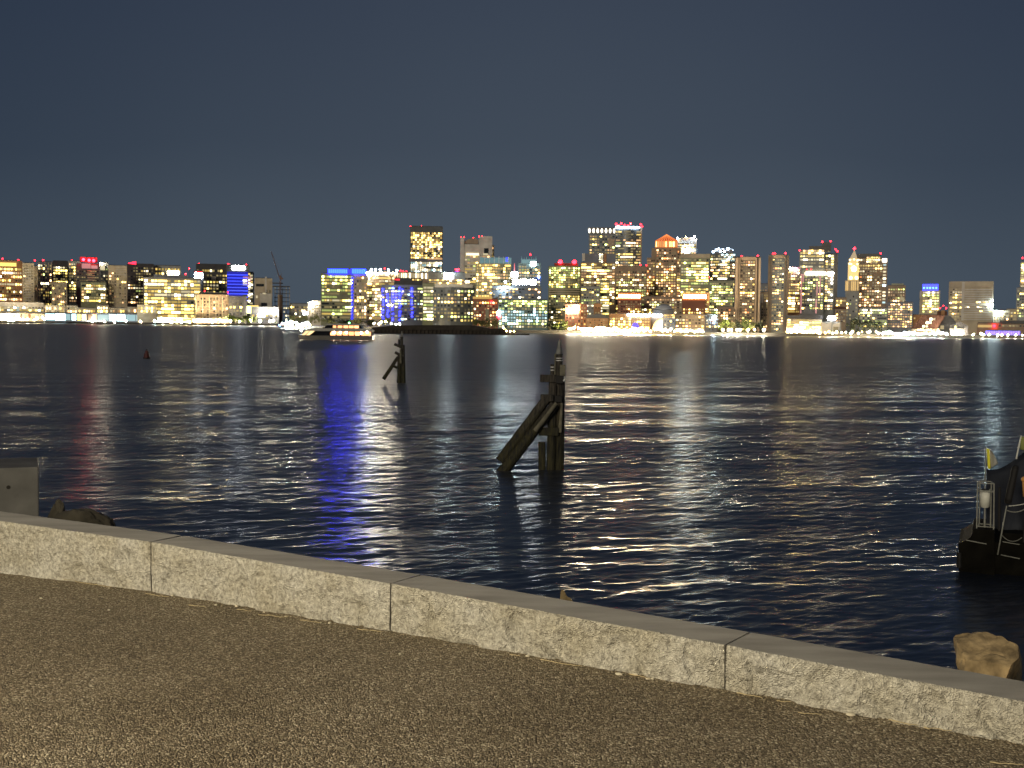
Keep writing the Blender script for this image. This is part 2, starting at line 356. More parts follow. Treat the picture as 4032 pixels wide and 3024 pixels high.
def pavement_material():
    m, n, b = newmat('exposed aggregate paving'); Lk = n.links.new
    g = n.nodes.new('ShaderNodeNewGeometry')
    v = n.nodes.new('ShaderNodeTexVoronoi'); v.inputs['Scale'].default_value = 138; v.inputs['Randomness'].default_value = 1
    z1 = n.nodes.new('ShaderNodeTexNoise'); z1.inputs['Scale'].default_value = 1.3; z1.inputs['Detail'].default_value = 5
    z2 = n.nodes.new('ShaderNodeTexNoise'); z2.inputs['Scale'].default_value = 55; z2.inputs['Detail'].default_value = 4
    for x in (v, z1, z2): Lk(g.outputs['Position'], x.inputs['Vector'])
    sp = n.nodes.new('ShaderNodeSeparateColor'); Lk(v.outputs['Color'], sp.inputs[0])
    r = n.nodes.new('ShaderNodeValToRGB'); e = r.color_ramp.elements
    e[0].position = 0; e[0].color = (.095, .074, .044, 1); e[1].position = 1; e[1].color = (.62, .55, .40, 1)
    k = e.new(.45); k.color = (.19, .15, .095, 1); k = e.new(.8); k.color = (.33, .27, .17, 1)
    a1 = n.nodes.new('ShaderNodeMath'); a1.operation = 'MULTIPLY_ADD'; a1.inputs[1].default_value = .9
    a2 = n.nodes.new('ShaderNodeMath'); a2.operation = 'SUBTRACT'; a2.inputs[1].default_value = .45
    Lk(z2.outputs['Fac'], a1.inputs[0]); Lk(sp.outputs[0], a1.inputs[2]); Lk(a1.outputs[0], a2.inputs[0]); Lk(a2.outputs[0], r.inputs[0])
    r2 = n.nodes.new('ShaderNodeValToRGB'); r2.color_ramp.elements[0].position = .3; r2.color_ramp.elements[1].position = .72
    r2.color_ramp.elements[0].color = (.72, .70, .66, 1); r2.color_ramp.elements[1].color = (1, 1, 1, 1)
    Lk(z1.outputs['Fac'], r2.inputs[0])
    mx = n.nodes.new('ShaderNodeMix'); mx.data_type = 'RGBA'; mx.blend_type = 'MULTIPLY'; mx.inputs[0].default_value = 1
    Lk(r.outputs[0], mx.inputs[6]); Lk(r2.outputs[0], mx.inputs[7]); Lk(mx.outputs[2], b.inputs['Base Color'])
    b.inputs['Roughness'].default_value = .8; b.inputs['Specular IOR Level'].default_value = .3
    bu = n.nodes.new('ShaderNodeBump'); bu.inputs['Strength'].default_value = 1; bu.inputs['Distance'].default_value = .012; bu.invert = True
    Lk(v.outputs['Distance'], bu.inputs['Height']); Lk(bu.outputs[0], b.inputs['Normal'])
    return m
def strip(name, rows, matl, smooth=True):
    """a sheet: each row is a list of points"""
    n = len(rows[0]); m = MB(); m.poly([p for r in rows for p in r], [(j * n + i, j * n + i + 1, (j + 1) * n + i + 1, (j + 1) * n + i) for j in range(len(rows) - 1) for i in range(n - 1)])
    return tag(m.build(name, matl, smooth=smooth), kind='structure')
def along(tt, zf, ext=9.0):
    """points parallel to the wall line at distance tt towards the water"""
    out_ = []
    pts = [J[0] - d0 * ext] + J + [J[-1] + d4 * ext]
    for i, p in enumerate(pts):
        a = pts[max(0, i - 1)]; c = pts[min(len(pts) - 1, i + 1)]; u = (c - a).normalized(); t = Vector((-u.y, u.x, 0))
        q = p + t * tt; out_.append((q.x, q.y, zf(q)))
    return out_
PAV = pavement_material()
strip('pavement', [along(t, gz) for t in (-16, -10, -6, -4, -3, -2, -1, -.5, .06)], PAV)
EM = mat('bank soil', (.05, .042, .03), .9, var=.4, scale=2.0, bump=.8)
strip('embankment', [along(t, (lambda z: lambda q: z + .12 * noise.noise(Vector(q) * .8))(z)) for t, z in ((.2, 4.3), (.8, 4.05), (2.2, 3.5), (4.5, 2.3), (7, 1.0), (9.5, -.6), (14, -2.5))], EM)

# rocks of the bank that rise into view over the wall
ROCK = mat('tan boulder', (.34, .25, .13), .9, var=.55, scale=9, bump=.9)
ROCKD = mat('dark boulder', (.035, .031, .022), .9, var=.4, scale=4, bump=.7)
def rock(label, px0, px1, py_top, Y, hgt, seed, m=None, squash=.8):
    a, b = at(px0, py_top, Y), at(px1, py_top, Y); wdt = (b.x - a.x) / 2; c = (a + b) / 2
    bm = bmesh.new(); bmesh.ops.create_icosphere(bm, subdivisions=5, radius=1)
    r = random.Random(seed); pl = [(Vector((r.gauss(0, 1), r.gauss(0, 1), r.gauss(0, .8))).normalized(), r.uniform(.40, .72)) for _ in range(11)]
    for v in bm.verts:
        q = v.co.copy()
        for nn, dd in pl:
            k = q.dot(nn) - dd
            if k > 0: q -= nn * k * .98
        q *= 1 + .07 * noise.fractal(q * 2.6 + Vector((seed, 0, 0)), 1, 2, 6) - .10 * max(0, .16 - abs(noise.noise(Vector((q.x * 1.6, q.y * 1.6, q.z * 3.4)) + Vector((seed, 2, 0))))) * 3
        v.co = q
    zs = [v.co.z for v in bm.verts]; xs = [v.co.x for v in bm.verts]
    sx = wdt / max(abs(min(xs)), max(xs)); sz = hgt / (max(zs) - min(zs))
    for v in bm.verts: v.co = Vector((v.co.x * sx, v.co.y * sx * squash, (v.co.z - max(zs)) * sz))
    for f in bm.faces: f.smooth = False
    me = bpy.data.meshes.new('boulder'); bm.to_mesh(me); bm.free(); me.materials.append(m or ROCK)
    o = inst('boulder', me, loc=(c.x, c.y, c.z)); return tag(o, label, 'rock')
rock('large tan boulder behind the granite wall below the dark work barge', 3778, 4040, 2508, 8.2, .75, 5)
rock('brown shaded boulder cut by the frame edge beside the large tan boulder', 3945, 4230, 2560, 7.7, .9, 9)
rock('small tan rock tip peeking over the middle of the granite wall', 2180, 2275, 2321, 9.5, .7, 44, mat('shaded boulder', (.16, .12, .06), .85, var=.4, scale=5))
rock('dark rock close beside the grey stone block behind the wall', 158, 262, 1964, 9.8, .8, 21, ROCKD)
rock('long flat dark rock low behind the wall near the grey stone block', 165, 490, 2000, 9.4, .7, 33, ROCKD, .5)

# grey stone block standing behind the wall, with its drill hole
pb = at(-200, 1838, 10.6); pr_ = at(152, 1838, 10.6); zt = pr_.z
sb = tag(empty('stone_block', (pr_.x, pr_.y, zt - .9), .40), 'pale grey squared stone block standing behind the granite wall', 'stone block')
GREY = mat('dressed grey stone', (.085, .083, .076), .8, var=.25, scale=4, bump=.4)
wd = pr_.x - pb.x
bmk = MB().box(-wd, 0, 0, .8, 0, .9); ob_ = bmk.build('block', GREY, sb); bv = ob_.modifiers.new('edge', 'BEVEL'); bv.width = .012; bv.segments = 2
MB().tube((-.26, -.003, .72), (-.26, .02, .72), .018, .018, 10).build('drill_hole', mat('hole', (.015, .013, .01), .9), sb)
STRAW = mat('dry straw', (.36, .29, .16), .8, var=.3, scale=30)

# dry stalks and crumbs lying along the foot of the wall
def stalk(px, py, px2, py2, rad=.0022, seed=0):
    r = random.Random(seed)
    def G(px, py):
        z = 4.5
        for _ in range(6): p = onz(px, py, z); z = gz(p) + .006
        return p
    a, b = G(px, py), G(px2, py2); c = (a + b) / 2
    m = MB(); pts = []
    for k in range(6):
        t = k / 5; q = a.lerp(b, t) - c + Vector((r.uniform(-.006, .006), r.uniform(-.006, .006), r.uniform(0, .004))); pts.append(q)
    for k in range(5): m.tube(pts[k], pts[k + 1], rad * (1 - .1 * k), rad * (.9 - .1 * k), 5)
    o = m.build('dry_stalk', STRAW); o.location = c
    return tag(o, 'thin dry straw stalk lying on the pavement along the foot of the wall', 'stalk', 'dry stalks scattered along the wall foot')
for i, s_ in enumerate(((105, 2262, 300, 2289), (300, 2292, 440, 2312), (570, 2338, 660, 2352), (745, 2383, 815, 2392), (1020, 2420, 1130, 2432), (1180, 2444, 1262, 2452), (1405, 2478, 1500, 2488),
    (2130, 2597, 2295, 2626), (2480, 2655, 2560, 2672), (2010, 2577, 2050, 2584), (2900, 2730, 3000, 2748), (3500, 2836, 3625, 2862), (3640, 2866, 3740, 2878), (3146, 2808, 3232, 2814), (3905, 3004, 4030, 3014), (930, 2400, 990, 2408), (3060, 2760, 3105, 2765))):
    stalk(*s_, seed=i)
CR = mat('pale stone crumb', (.5, .45, .33), .8, var=.3, scale=40)
cm = MB().ball((0, 0, .3), 1, 7, 5, .6).mesh('stone_crumb', CR)
r = random.Random(5)
for i in range(26):
    k = r.randint(1, 4); f_ = r.random(); p = J[k].lerp(J[k + 1], f_) - T_DIR * (r.uniform(.01, .06) if i < 22 else r.uniform(.1, .5)); s_ = r.uniform(.004, .011)
    o = inst('stone_crumb', cm, loc=(p.x, p.y, gz(p) + .001), scale=(s_ * r.uniform(1, 1.8), s_, s_), rot=(0, 0, r.uniform(0, 3)))
    tag(o, 'tiny pale stone crumb on the dark pavement near the wall', 'pebble', 'stone crumbs scattered on the pavement')

# promenade lamp that lights the wall and the pavement (it stands beside the viewer, off to the west)
BLACKM = mat('black lamp metal', (.02, .02, .022), .45, .6, var=.2)
lp = Vector((-6.0, .4, 0)); lz = gz(lp); lamp = tag(empty('street_lamp', (lp.x, lp.y, lz)), 'black promenade lamp post with a warm lit lantern head', 'lamp')
MB().tube((0, 0, 0), (0, 0, .35), .11, .08, 12).build('base', BLACKM, lamp)
MB().tube((0, 0, .35), (0, 0, 3.1), .05, .04, 12).build('post', BLACKM, lamp)
MB().tube((0, 0, 3.5), (0, 0, 3.62), .26, .10, 14).build('lamp_shade', BLACKM, lamp)
MB().tube((0, 0, 3.1), (0, 0, 3.16), .12, .12, 12).build('collar', BLACKM, lamp)
MB().ball((0, 0, 3.33), .12, 10, 7, 1.2).build('globe', glow('lamp globe', (1, .82, .5), 12, 1, 1), lamp)
ld = bpy.data.lights.new('lamp_light', 'POINT'); ld.energy = 2950; ld.color = (1, .87, .63); ld.shadow_soft_size = .10
lo = bpy.data.objects.new('lamp_light', ld); col.objects.link(lo); lo.parent = lamp; lo.location = (.16, 0, 3.33)

# ------------------------------------------------------------------ far shore
LAND = mat('quay stone', (.07, .065, .055), .9, var=.3, scale=.05)
def slab(x0, x1, D, z, back=1500):
    a, b = at(x0, 1290, D), at(x1, 1290, D)
    k = (D + back) / D
    m = MB(); P = [(a.x, D, -2), (b.x, D, -2), (b.x * k, D + back, -2), (a.x * k, D + back, -2)]
    P += [(x, y, z) for x, y, _ in P]
    m.poly(P, [(4, 5, 6, 7), (0, 1, 5, 4), (1, 2, 6, 5), (3, 0, 4, 7)])
    return tag(m.build('far_shore', LAND), kind='structure')
Z_SEA, Z_MID, Z_DT = 3.6, 2.6, 2.2
slab(-700, 1145, 2000, Z_SEA)
slab(1120, 2120, 1240, Z_MID)
slab(1990, 4900, 862, Z_DT)

WALLS = {}
for nm, c, rg in (('brown stone', (.27, .20, .14), .8), ('tan concrete', (.42, .35, .25), .85), ('pale concrete', (.50, .46, .40), .85), ('grey cladding', (.26, .26, .25), .6),
                  ('dark glass', (.10, .105, .105), .3), ('black cladding', (.05, .048, .05), .5), ('red brick', (.26, .11, .07), .85), ('olive glass', (.20, .20, .12), .4),
                  ('slate cladding', (.13, .14, .17), .5), ('orange brick', (.32, .17, .08), .85), ('teal glass', (.12, .18, .18), .3), ('umber concrete', (.12, .09, .065), .85), ('rust roof', (.10, .045, .03), .8)):
    WALLS[nm] = mat(nm, c, rg, var=.18, scale=.12)
def lit(name, c, s): return glow('lit window ' + name, c, s, .42, 11.0)
GL = {
 'yellow': lit('yellow', (1, .70, .17), 1.25), 'warm': lit('warm', (1, .56, .24), 1.0), 'white': lit('white', (1, .86, .52), 1.4), 'green': lit('greenish', (.80, .95, .26), 1.1),
 'cyan': lit('cool', (.60, .95, 1), 1.35), 'orange': lit('orange', (1, .32, .08), 1.0), 'gold': lit('gold', (1, .62, .16), 1.35), 'blue': glow('lit window blue', (.010, .016, 1), .38, .8, 1.2), 'red': glow('lit window red', (1, .02, .03), 2.5),
 'pink': glow('lit pink panel', (1, .42, .40), .55, .8, 1.2), 'dim': glow('dim window', (1, .78, .32), .25, .2, 1.9),
}
GLASS = mat('unlit window glass', (.02, .024, .028), .12, var=.3, spec=.6)
BEACON = glow('aviation beacon', (1, .010, .018), 26, .6, 1.4)
BIGRED = glow('red roof sign', (1, .004, .008), 106.5, 1, 1, sample=True)
ROOFRED = glow('red roof lamp', (1, .008, .016), 26, 1, 1)
SIGNCAP = glow('lit shaft cap', (1, .95, .8), 5, 1, 1)
COOLLAMP = glow('cool facade lamp', (.66, .85, 1), 30, 1, 1)
FLOODY = glow('gold flood lamp', (1, .70, .26), 9, 1, 1)
OVAL = glow('oval crown light', (1, .92, .70), 5, .9, 1.1)
BLUECROWN = glow('blue crown light', (.0006, .0020, 1), 264.5, .9, 1.1, sample=True)
BLUEBAND = glow('blue facade light', (.006, .010, 1), 9, .7, 1.3, sample=True)
BLUELINE = glow('blue floor line', (.05, .08, 1), 2.2, .8, 1.2)
BLUESTR = glow('blue string light', (.014, .018, 1), 16, .5, 1.5)
PURPLE = glow('violet wharf light', (.10, .055, 1), 5, .8, 1.2)
SIGNW = glow('white sign light', (.92, .97, 1), 117.0, .8, 1.2, sample=True)
SIGNY = glow('warm sign light', (1, .82, .5), 56.0, .7, 1.3, sample=True)
ORANGE = glow('orange floodlight glow', (1, .22, .03), .9, .9, 1.1)  # floodlight on cornice and panels put into the material as glow
OSIGN = glow('orange roof band', (1, .46, .16), 36.0, .8, 1.2, sample=True)
CROWNW = glow('cool crown light', (.62, .80, 1), 20.0, .5, 1.5, sample=True)
TEALC = glow('teal crown glass', (.30, .62, .66), .42, .8, 1.2)
GOLDST = glow('gold stone floodlight glow', (1, .62, .18), .9, .8, 1.2)  # the stone's floodlight is put into the material as glow
LAMPW = glow('quay lamp white', (1, .86, .62), 4882.6, .4, 1.6, sample=True)
LAMPY = glow('quay lamp yellow', (1, .72, .28), 3361.2, .4, 1.6, sample=True)
LAMPC = glow('quay lamp cool', (.72, .95, 1), 3891.9, .4, 1.6, sample=True)
LAMPO = glow('quay lamp amber', (1, .42, .06), 712.8, .6, 1.4, sample=True)
LAMPB = glow('quay lamp blue', (.03, .10, 1), 180.0, .6, 1.4, sample=True)
LAMPR = glow('quay lamp red', (1, .02, .02), 120.0, .6, 1.4, sample=True)
PAL = {
 'warm': (('yellow', .5), ('warm', .28), ('white', .22)), 'gold': (('gold', .72), ('warm', .18), ('white', .10)), 'green': (('green', .55), ('yellow', .35), ('white', .10)),
 'mix': (('yellow', .38), ('white', .26), ('warm', .26), ('green', .10)), 'cool': (('white', .45), ('cyan', .4), ('green', .15)), 'res': (('warm', .50), ('yellow', .25), ('orange', .12), ('white', .13)),
 'dim': (('dim', .75), ('warm', .25)), 'white': (('white', .8), ('yellow', .2)), 'cy': (('cyan', .75), ('white', .25)), 'blue': (('blue', .9), ('white', .1)), 'brown': (('warm', .55), ('dim', .25), ('yellow', .2)),
}
def win_mesh(name, m): return MB().poly([(-.5, 0, -.5), (.5, 0, -.5), (.5, 0, .5), (-.5, 0, .5), (-.5, 1, -.5), (.5, 1, -.5), (.5, 1, .5), (-.5, 1, .5)],
    [(0, 1, 2, 3), (1, 5, 6, 2), (4, 0, 3, 7), (3, 2, 6, 7), (0, 4, 5, 1)]).mesh(name, m)
WM = {k: win_mesh('window ' + k, v) for k, v in GL.items()}
WM['glass'] = win_mesh('window unlit', GLASS)
BALLS = {}
def ball_mesh(m):
    if m.name not in BALLS:
        me = BALLS[m.name] = MB().ball((0, 0, 0), 1, 8, 6).mesh('bulb ' + m.name, m, True)
        if m.name.startswith('quay lamp'):               # landward half blackened: an added hood that keeps lamp light off the facades
            me.materials.append(WALLS['black cladding']); me.polygons.foreach_set('material_index', [1 if p.normal.y > .15 else 0 for p in me.polygons])
    return BALLS[m.name]
NWIN = [0]

class Bld:
    """a far building: its facade is set square to the line of sight; x and y in photo pixels give its size at depth D"""
    def __init__(s, name, label, x0, x1, yt, D, wall, zb=None, depth=None, cat='building', round_=False):
        zb = zb if zb is not None else (Z_SEA if D >= 1900 else Z_MID if D >= 1235 and x0 < 2050 else Z_DT)
        s.D = D; s.px = (x0 + x1) / 2; s.yt = yt
        c = at(s.px, yt, D); th = math.atan2(c.x, c.y); s.kx = D * math.cos(th) / F_PX; s.kz = D / F_PX
        s.zt = c.z; s.zb = zb; s.h = c.z - zb; s.yb = yt + s.h / s.kz
        s.depth = depth or max(8, min(40, (x1 - x0) * s.kx * .8)); s.x0 = x0; s.x1 = x1
        s.o = tag(empty(name, (c.x, c.y, zb), -th), label, cat); s.r = random.Random(int(x0 * 7 + yt * 13 + D)); s.wall = wall
        hw = (x1 - x0) / 2 * s.kx
        if round_:
            n = 14; A = []; s.rad = None
            bulge = hw * .35
            pts = [(-hw + 2 * hw * i / n, -bulge * (1 - ((2 * i / n) - 1) ** 2)) for i in range(n + 1)] + [(hw, s.depth), (-hw, s.depth)]
            m = MB(); k = len(pts); m.poly([(x, y, 0) for x, y in pts] + [(x, y, s.h) for x, y in pts], [tuple(range(2 * k - 1, k - 1, -1))[::-1]] + [(i, (i + 1) % k, (i + 1) % k + k, i + k) for i in range(k)])
            s.fy = lambda X: -bulge * (1 - (X / hw) ** 2) if abs(X) <= hw else 0
            m.build('wall', WALLS[wall], s.o)
        else:
            s.fy = lambda X: 0.0
            m = MB().box(-hw, hw, 0, s.depth, 0, s.h); m.build('wall', WALLS[wall], s.o)
            pt = 1.0 * s.kz * 3
            MB().box(-hw + pt, hw - pt, pt, s.depth - pt, s.h, s.h + pt * .8).build('roof', WALLS['black cladding'], s.o)
    def X(s, px): return (px - s.px) * s.kx
    def Z(s, py): return s.h - (py - s.yt) * s.kz
    def box(s, name, x0, x1, y0, y1, m, proud=.3, depth=None, label=None):
        """a part over the pixel rectangle, standing proud of the facade"""
        m = WALLS[m] if isinstance(m, str) else m
        xa, xb, z0, z1 = s.X(x0), s.X(x1), s.Z(y1), s.Z(y0); d = depth if depth is not None else s.depth - .5
        f = s.fy((xa + xb) / 2)
        o = MB().box(xa, xb, f - proud, f + d, z0, z1).build(name, m, s.o)
        if label: o['label'] = label
        return o
    def prism(s, name, pts, m, proud=.3, depth=None):
        m = WALLS[m] if isinstance(m, str) else m
        q = [(s.X(x), s.Z(y)) for x, y in pts]
        ar = sum(q[i][0] * q[(i + 1) % len(q)][1] - q[(i + 1) % len(q)][0] * q[i][1] for i in range(len(q)))
        if ar < 0: q.reverse()
        return MB().prism(q, -proud, depth if depth is not None else s.depth - .5).build(name, m, s.o)
    def ball(s, name, px, py, rpx, m, y=None):
        f = s.fy(s.X(px)); R = rpx * s.kx * (.62 if m.name.startswith('quay lamp') else 1)
        return inst(name, ball_mesh(m), s.o, (s.X(px), (f - R - .3) if y is None else y, s.Z(py)), (R, R, R))
    def beacons(s, *pts, r=4.6):
        for x, y in pts: 
            wl_ = s.ball('warning_light', x, y, r * .62, BEACON, y=s.depth * .3)
            if s.Z(y) > s.h: wl_.parent = MB().tube((s.X(x), s.depth * .3, s.h - 1 * s.kz), (s.X(x), s.depth * .3, s.Z(y) - 2 * s.kz), .7 * s.kx, .7 * s.kx, 5).build('mast', WALLS['black cladding'], s.o)
        return s
    def wins(s, cw, ch, fx, fy, p, pal, y0=None, y1=None, x0=None, x1=None, row=.5, unlit=.8, wide=0.0, jit=.0, ym=1.0):
        """rows of windows: lit ones come in runs, and whole floors are brighter or darker"""
        fx *= .9; fy *= .88; wide *= .5; r = s.r; x0 = x0 if x0 is not None else s.x0 + 3; x1 = x1 if x1 is not None else s.x1 - 3
        y0 = y0 if y0 is not None else s.yt + 7; y1 = min(y1 if y1 is not None else 9999, s.yb - 3)
        nx = max(1, int(round((x1 - x0) / cw))); ny = max(1, int(round((y1 - y0) / ch))); cw = (x1 - x0) / nx; ch = (y1 - y0) / ny
        p = min(.96, p * 1.15); pals = PAL[pal] if isinstance(pal, str) else pal
        names = [a for a, _ in pals]; wt = [b for _, b in pals]
        for j in range(ny):
            rf = 1 + row * r.uniform(-1, 1); fav = r.choices(names, wt)[0]; i = 0; on = r.random() < p
            while i < nx:
                span = 1
                if r.random() < .45: on = r.random() < p * rf
                if wide and r.random() < wide: span = min(nx - i, r.choice((2, 2, 3, 4)))
                key = (fav if r.random() < .6 else r.choices(names, wt)[0]) if on else ('dim' if r.random() < .68 else 'glass')  # most unlit panes get a faint added glow that lifts the facade
                if on or r.random() < unlit:
                    xc = x0 + (i + span / 2) * cw; yc = y0 + (j + .5) * ch; X_ = s.X(xc)
                    o = bpy.data.objects.new('window', WM[key]); col.objects.link(o); o.parent = s.o
                    hh = fy * ch * (1 + (r.uniform(-jit, jit) if jit else 0))
                    ww = (span * cw - (1 - fx) * cw) * s.kx
                    f = s.fy(X_)
                    o.location = (X_, f - .22 * s.kz * 5, s.Z(yc)); o.scale = (ww, .22 * s.kz * 5 + .3, hh * s.kz)
                    if key == 'glass': o.location.y = f - .1 * s.kz * 5
                    NWIN[0] += 1
                i += span
        return s

def B(name, label, x0, x1, yt, D, wall, **k): return Bld(name, label, x0, x1, yt, D, wall, **k)

# ---- seaport, from the west end
b = B('office_block', 'brown office block with a bright top row, at the far end of the shore', -40, 88, 1026, 2060, 'orange brick'); b.wins(8.6, 15, .72, .55, .62, 'warm', y0=1052, y1=1185, row=.6, wide=.2); b.box('window', -2, 64, 1034, 1048, GL['yellow'], .5, 1); b.beacons((10, 1018), (72, 1021))
b = B('apartment_tower', 'pale beige apartment tower with stacked balconies next to the brown office block', 88, 134, 1036, 2064, 'tan concrete'); b.wins(11, 10, .6, .42, .10, 'dim', row=.4)
for y in range(1060, 1185, 11): b.box('balcony', 96, 122, y, y + 2.6, 'pale concrete', 1.2, 1)
b = B('apartment_tower', 'narrow beige apartment slab with a stepped shoulder', 134, 149, 1048, 2080, 'tan concrete'); b.wins(8, 11, .5, .5, .15, 'dim'); b.beacons((138, 1025))
b = B('glass_tower', 'slim dark tower with grey vertical piers and a red roof light', 147, 206, 1030, 2130, 'slate cladding'); b.wins(9, 12, .6, .6, .24, 'mix', y0=1040, y1=1215, row=.8); b.beacons((170, 1024))
for x in (153, 176, 190, 201): b.box('pier', x, x + 3, 1034, 1200, 'tan concrete', .9, 1)
b = B('office_tower', 'black-topped office tower with two red roof lights close together', 206, 268, 1028, 2190, 'black cladding'); b.wins(9, 11, .75, .55, .48, 'warm', y0=1048, y1=1115, row=.8); b.beacons((240, 1034), (253, 1029)); b.beacons((240, 1041), r=3)
b = B('apartment_block', 'beige block with a regular concrete grid below the black-topped tower', 203, 264, 1112, 2100, 'tan concrete'); b.wins(8, 11, .62, .62, .24, 'brown', y1=1215)
b = B('office_tower', 'grey tower with scattered lights beside the red roof sign', 268, 318, 1028, 2240, 'grey cladding'); b.wins(9, 12, .66, .55, .42, 'mix', y1=1190, row=.8); b.beacons((283, 1025), r=3)
b = B('office_tower', 'dark tower carrying a bright red sign with three lamps on its roof', 300, 392, 1040, 2160, 'dark glass'); b.wins(9, 11, .8, .4, .10, 'dim', y0=1062, y1=1110)
b.box('roof_sign_frame', 314, 384, 1012, 1033, 'black cladding', .1, 3)
for x, y in ((329, 1023), (351, 1025), (369, 1026)): b.ball('red_lamp', x, y, 6.2, BIGRED)
for x in (318, 336, 344, 358, 364, 378): b.box('red_tube', x, x + 4, 1014, 1019, GL['red'], .6, .5)
b.box('lit_panel', 322, 357, 1038, 1057, GL['pink'], .6, .4); b.box('lit_panel', 359, 384, 1045, 1057, GL['pink'], .6, .4)
for y in range(1064, 1108, 9): b.box('louvre', 343, 374, y, y + 4, 'tan concrete', 1.0, .8)
b = B('office_block', 'low wide office block with glowing yellow floors below the red sign', 318, 418, 1112, 2080, 'olive glass'); b.wins(9, 11, .85, .62, .74, 'warm', y1=1190, wide=.3)
b = B('glass_tower', 'dark glass tower with one square bright window near its roof', 392, 428, 1034, 2250, 'dark glass'); b.wins(9, 13, .6, .5, .22, 'mix', y1=1195); b.box('window', 395, 413, 1047, 1063, GL['white'], .8, .5); b.ball('roof_light', 399, 1037, 4, LAMPW)
b = B('apartment_tower', 'wide beige apartment tower with horizontal balcony lines', 426, 500, 1046, 2110, 'tan concrete'); b.wins(10, 11, .62, .45, .22, 'brown', y0=1070, y1=1196)
for y in range(1052, 1082, 7): b.box('balcony', 456, 498, y, y + 2.4, 'pale concrete', 1.2, 1)
b = B('glass_tower', 'black tower with a red lit wedge on its roof edge', 500, 608, 1040, 2200, 'black cladding'); b.wins(10, 11, .7, .55, .42, 'mix', y0=1050, y1=1196, row=.9)
b.prism('red_wedge', [(503, 1038), (535, 1042), (535, 1030)], glow('red wedge light', (1, .01, .03), 8, 1, 1), .6, 2)
b = B('office_block', 'grey concrete office block with few square windows and a lit corner', 607, 712, 1046, 2230, 'grey cladding'); b.wins(13, 14, .6, .5, .45, 'warm', y0=1052, y1=1086); b.box('sign_panel', 660, 704, 1067, 1081, SIGNY, .8, .5)
b = B('office_block', 'huge yellow-lit office block with broad continuous window bands', 566, 792, 1094, 2110, 'grey cladding'); b.wins(13, 13.4, .88, .66, .84, (('yellow', .6), ('white', .22), ('gold', .18)), y0=1100, y1=1250, row=.25, wide=.35)
b.box('roof_screen', 606, 740, 1082, 1096, 'slate cladding', 0, 8)
b.beacons((745, 1055), (731, 1077), r=4.2)
b = B('sign_tower', 'slim rooftop pylon with a square white lit sign', 764, 800, 1066, 2170, 'slate cladding'); b.box('sign_panel', 767, 797, 1074, 1095, SIGNW, .6, .5); b.box('sign_panel', 767, 797, 1069, 1074, GL['red'], .6, .5)
b = B('office_tower', 'broad black-topped tower with a row of lights under its dark crown', 772, 902, 1041, 2220, 'black cladding'); b.wins(12, 13, .66, .55, .34, 'mix', y0=1078, y1=1168); b.wins(10, 10, .8, .7, .85, 'warm', y0=1060, y1=1072, x1=876); b.beacons((783, 1039), (899, 1037))
b.box('core_wall', 832, 850, 1088, 1165, 'pale concrete', .5, .5)
b = B('office_tower', 'tower with a blue lit facade under a white roof sign', 892, 982, 1044, 2180, 'dark glass'); b.box('sign_panel', 914, 963, 1047, 1062, SIGNW, .7, .5); b.beacons((970, 1041))
for k in range(9): b.box('blue_light_band', 895, 976 if k < 7 else 955, 1070 + k * 12.4, 1080.5 + k * 12.4, GL['blue'], .5, .5); b.box('blue_light_line', 895, 976, 1080.5 + k * 12.4, 1083.4 + k * 12.4, BLUELINE, .7, .5)
b.wins(9, 12.4, .9, .75, .9, (('white', .5), ('pink', .5)), y0=1086, y1=1124, x0=956, x1=990, unlit=0)
b.wins(10, 12, .8, .6, .8, 'white', y0=1072, y1=1190, x0=976, x1=986, unlit=0)
b = B('office_tower', 'narrow dark tower with white floor lights beside the blue facade', 978, 1000, 1072, 2210, 'slate cladding'); b.wins(11, 12, .8, .6, .75, 'white', y1=1200)
b = B('brick_warehouse', 'brown warehouse block with a grid of arched bays at the water', 772, 902, 1160, 2040, 'brown stone'); b.wins(12.5, 13.5, .6, .62, .20, 'brown', y0=1170, y1=1258)
for x in range(772, 903, 26): b.box('pier', x - 1.5, x + 1.5, 1166, 1255, 'tan concrete', 1.4, 1)
b.box('penthouse', 785, 895, 1150, 1161, 'black cladding', -3, 10); b.beacons((806, 1146), (813, 1152), r=3)
b = B('glass_block', 'black rounded block next to the brown warehouse', 900, 972, 1166, 2046, 'black cladding', round_=True); b.wins(12, 14, .7, .6, .22, 'mix', y0=1190, y1=1256, x1=955); b.beacons((897, 1151), r=3.4)
# building under construction, its crane
b = B('concrete_shell', 'pale unfinished concrete building beside the tower crane', 1002, 1072, 1096, 2150, 'tan concrete'); b.box('stair_core', 1043, 1050, 1090, 1150, 'pale concrete', .6, 4); b.box('opening', 1008, 1040, 1118, 1128, GLASS, .2, .2); b.wins(14, 22, .5, .5, .2, 'white', y0=1135, y1=1180, unlit=.4)
b = B('concrete_shell', 'pale block wall with a dark opening below the crane', 1024, 1070, 1155, 2110, 'pale concrete'); b.box('opening', 1028, 1052, 1192, 1206, GLASS, .3, .2); b.box('window', 1034, 1046, 1153, 1158, GL['white'], .8, .3)
b = B('steel_frame_building', 'open steel frame of a building under construction by the crane', 1080, 1141, 1116, 2130, 'black cladding', depth=6)
b.o.children[0].data.clear_geometry()
for o in list(b.o.children): bpy.data.objects.remove(o)
for x in (1082, 1096, 1111, 1126, 1139): b.box('column', x, x + 2.4, 1126, 1262, 'grey cladding', 0, 1.5)
for i, y in enumerate((1113, 1126, 1139, 1154, 1170, 1186, 1202, 1218, 1234)): b.box('floor_slab', 1072 if i < 2 else 1080, 1114 if i == 0 else 1142, y, y + (4 if i < 2 else 2.4), 'black cladding', .4, 10)
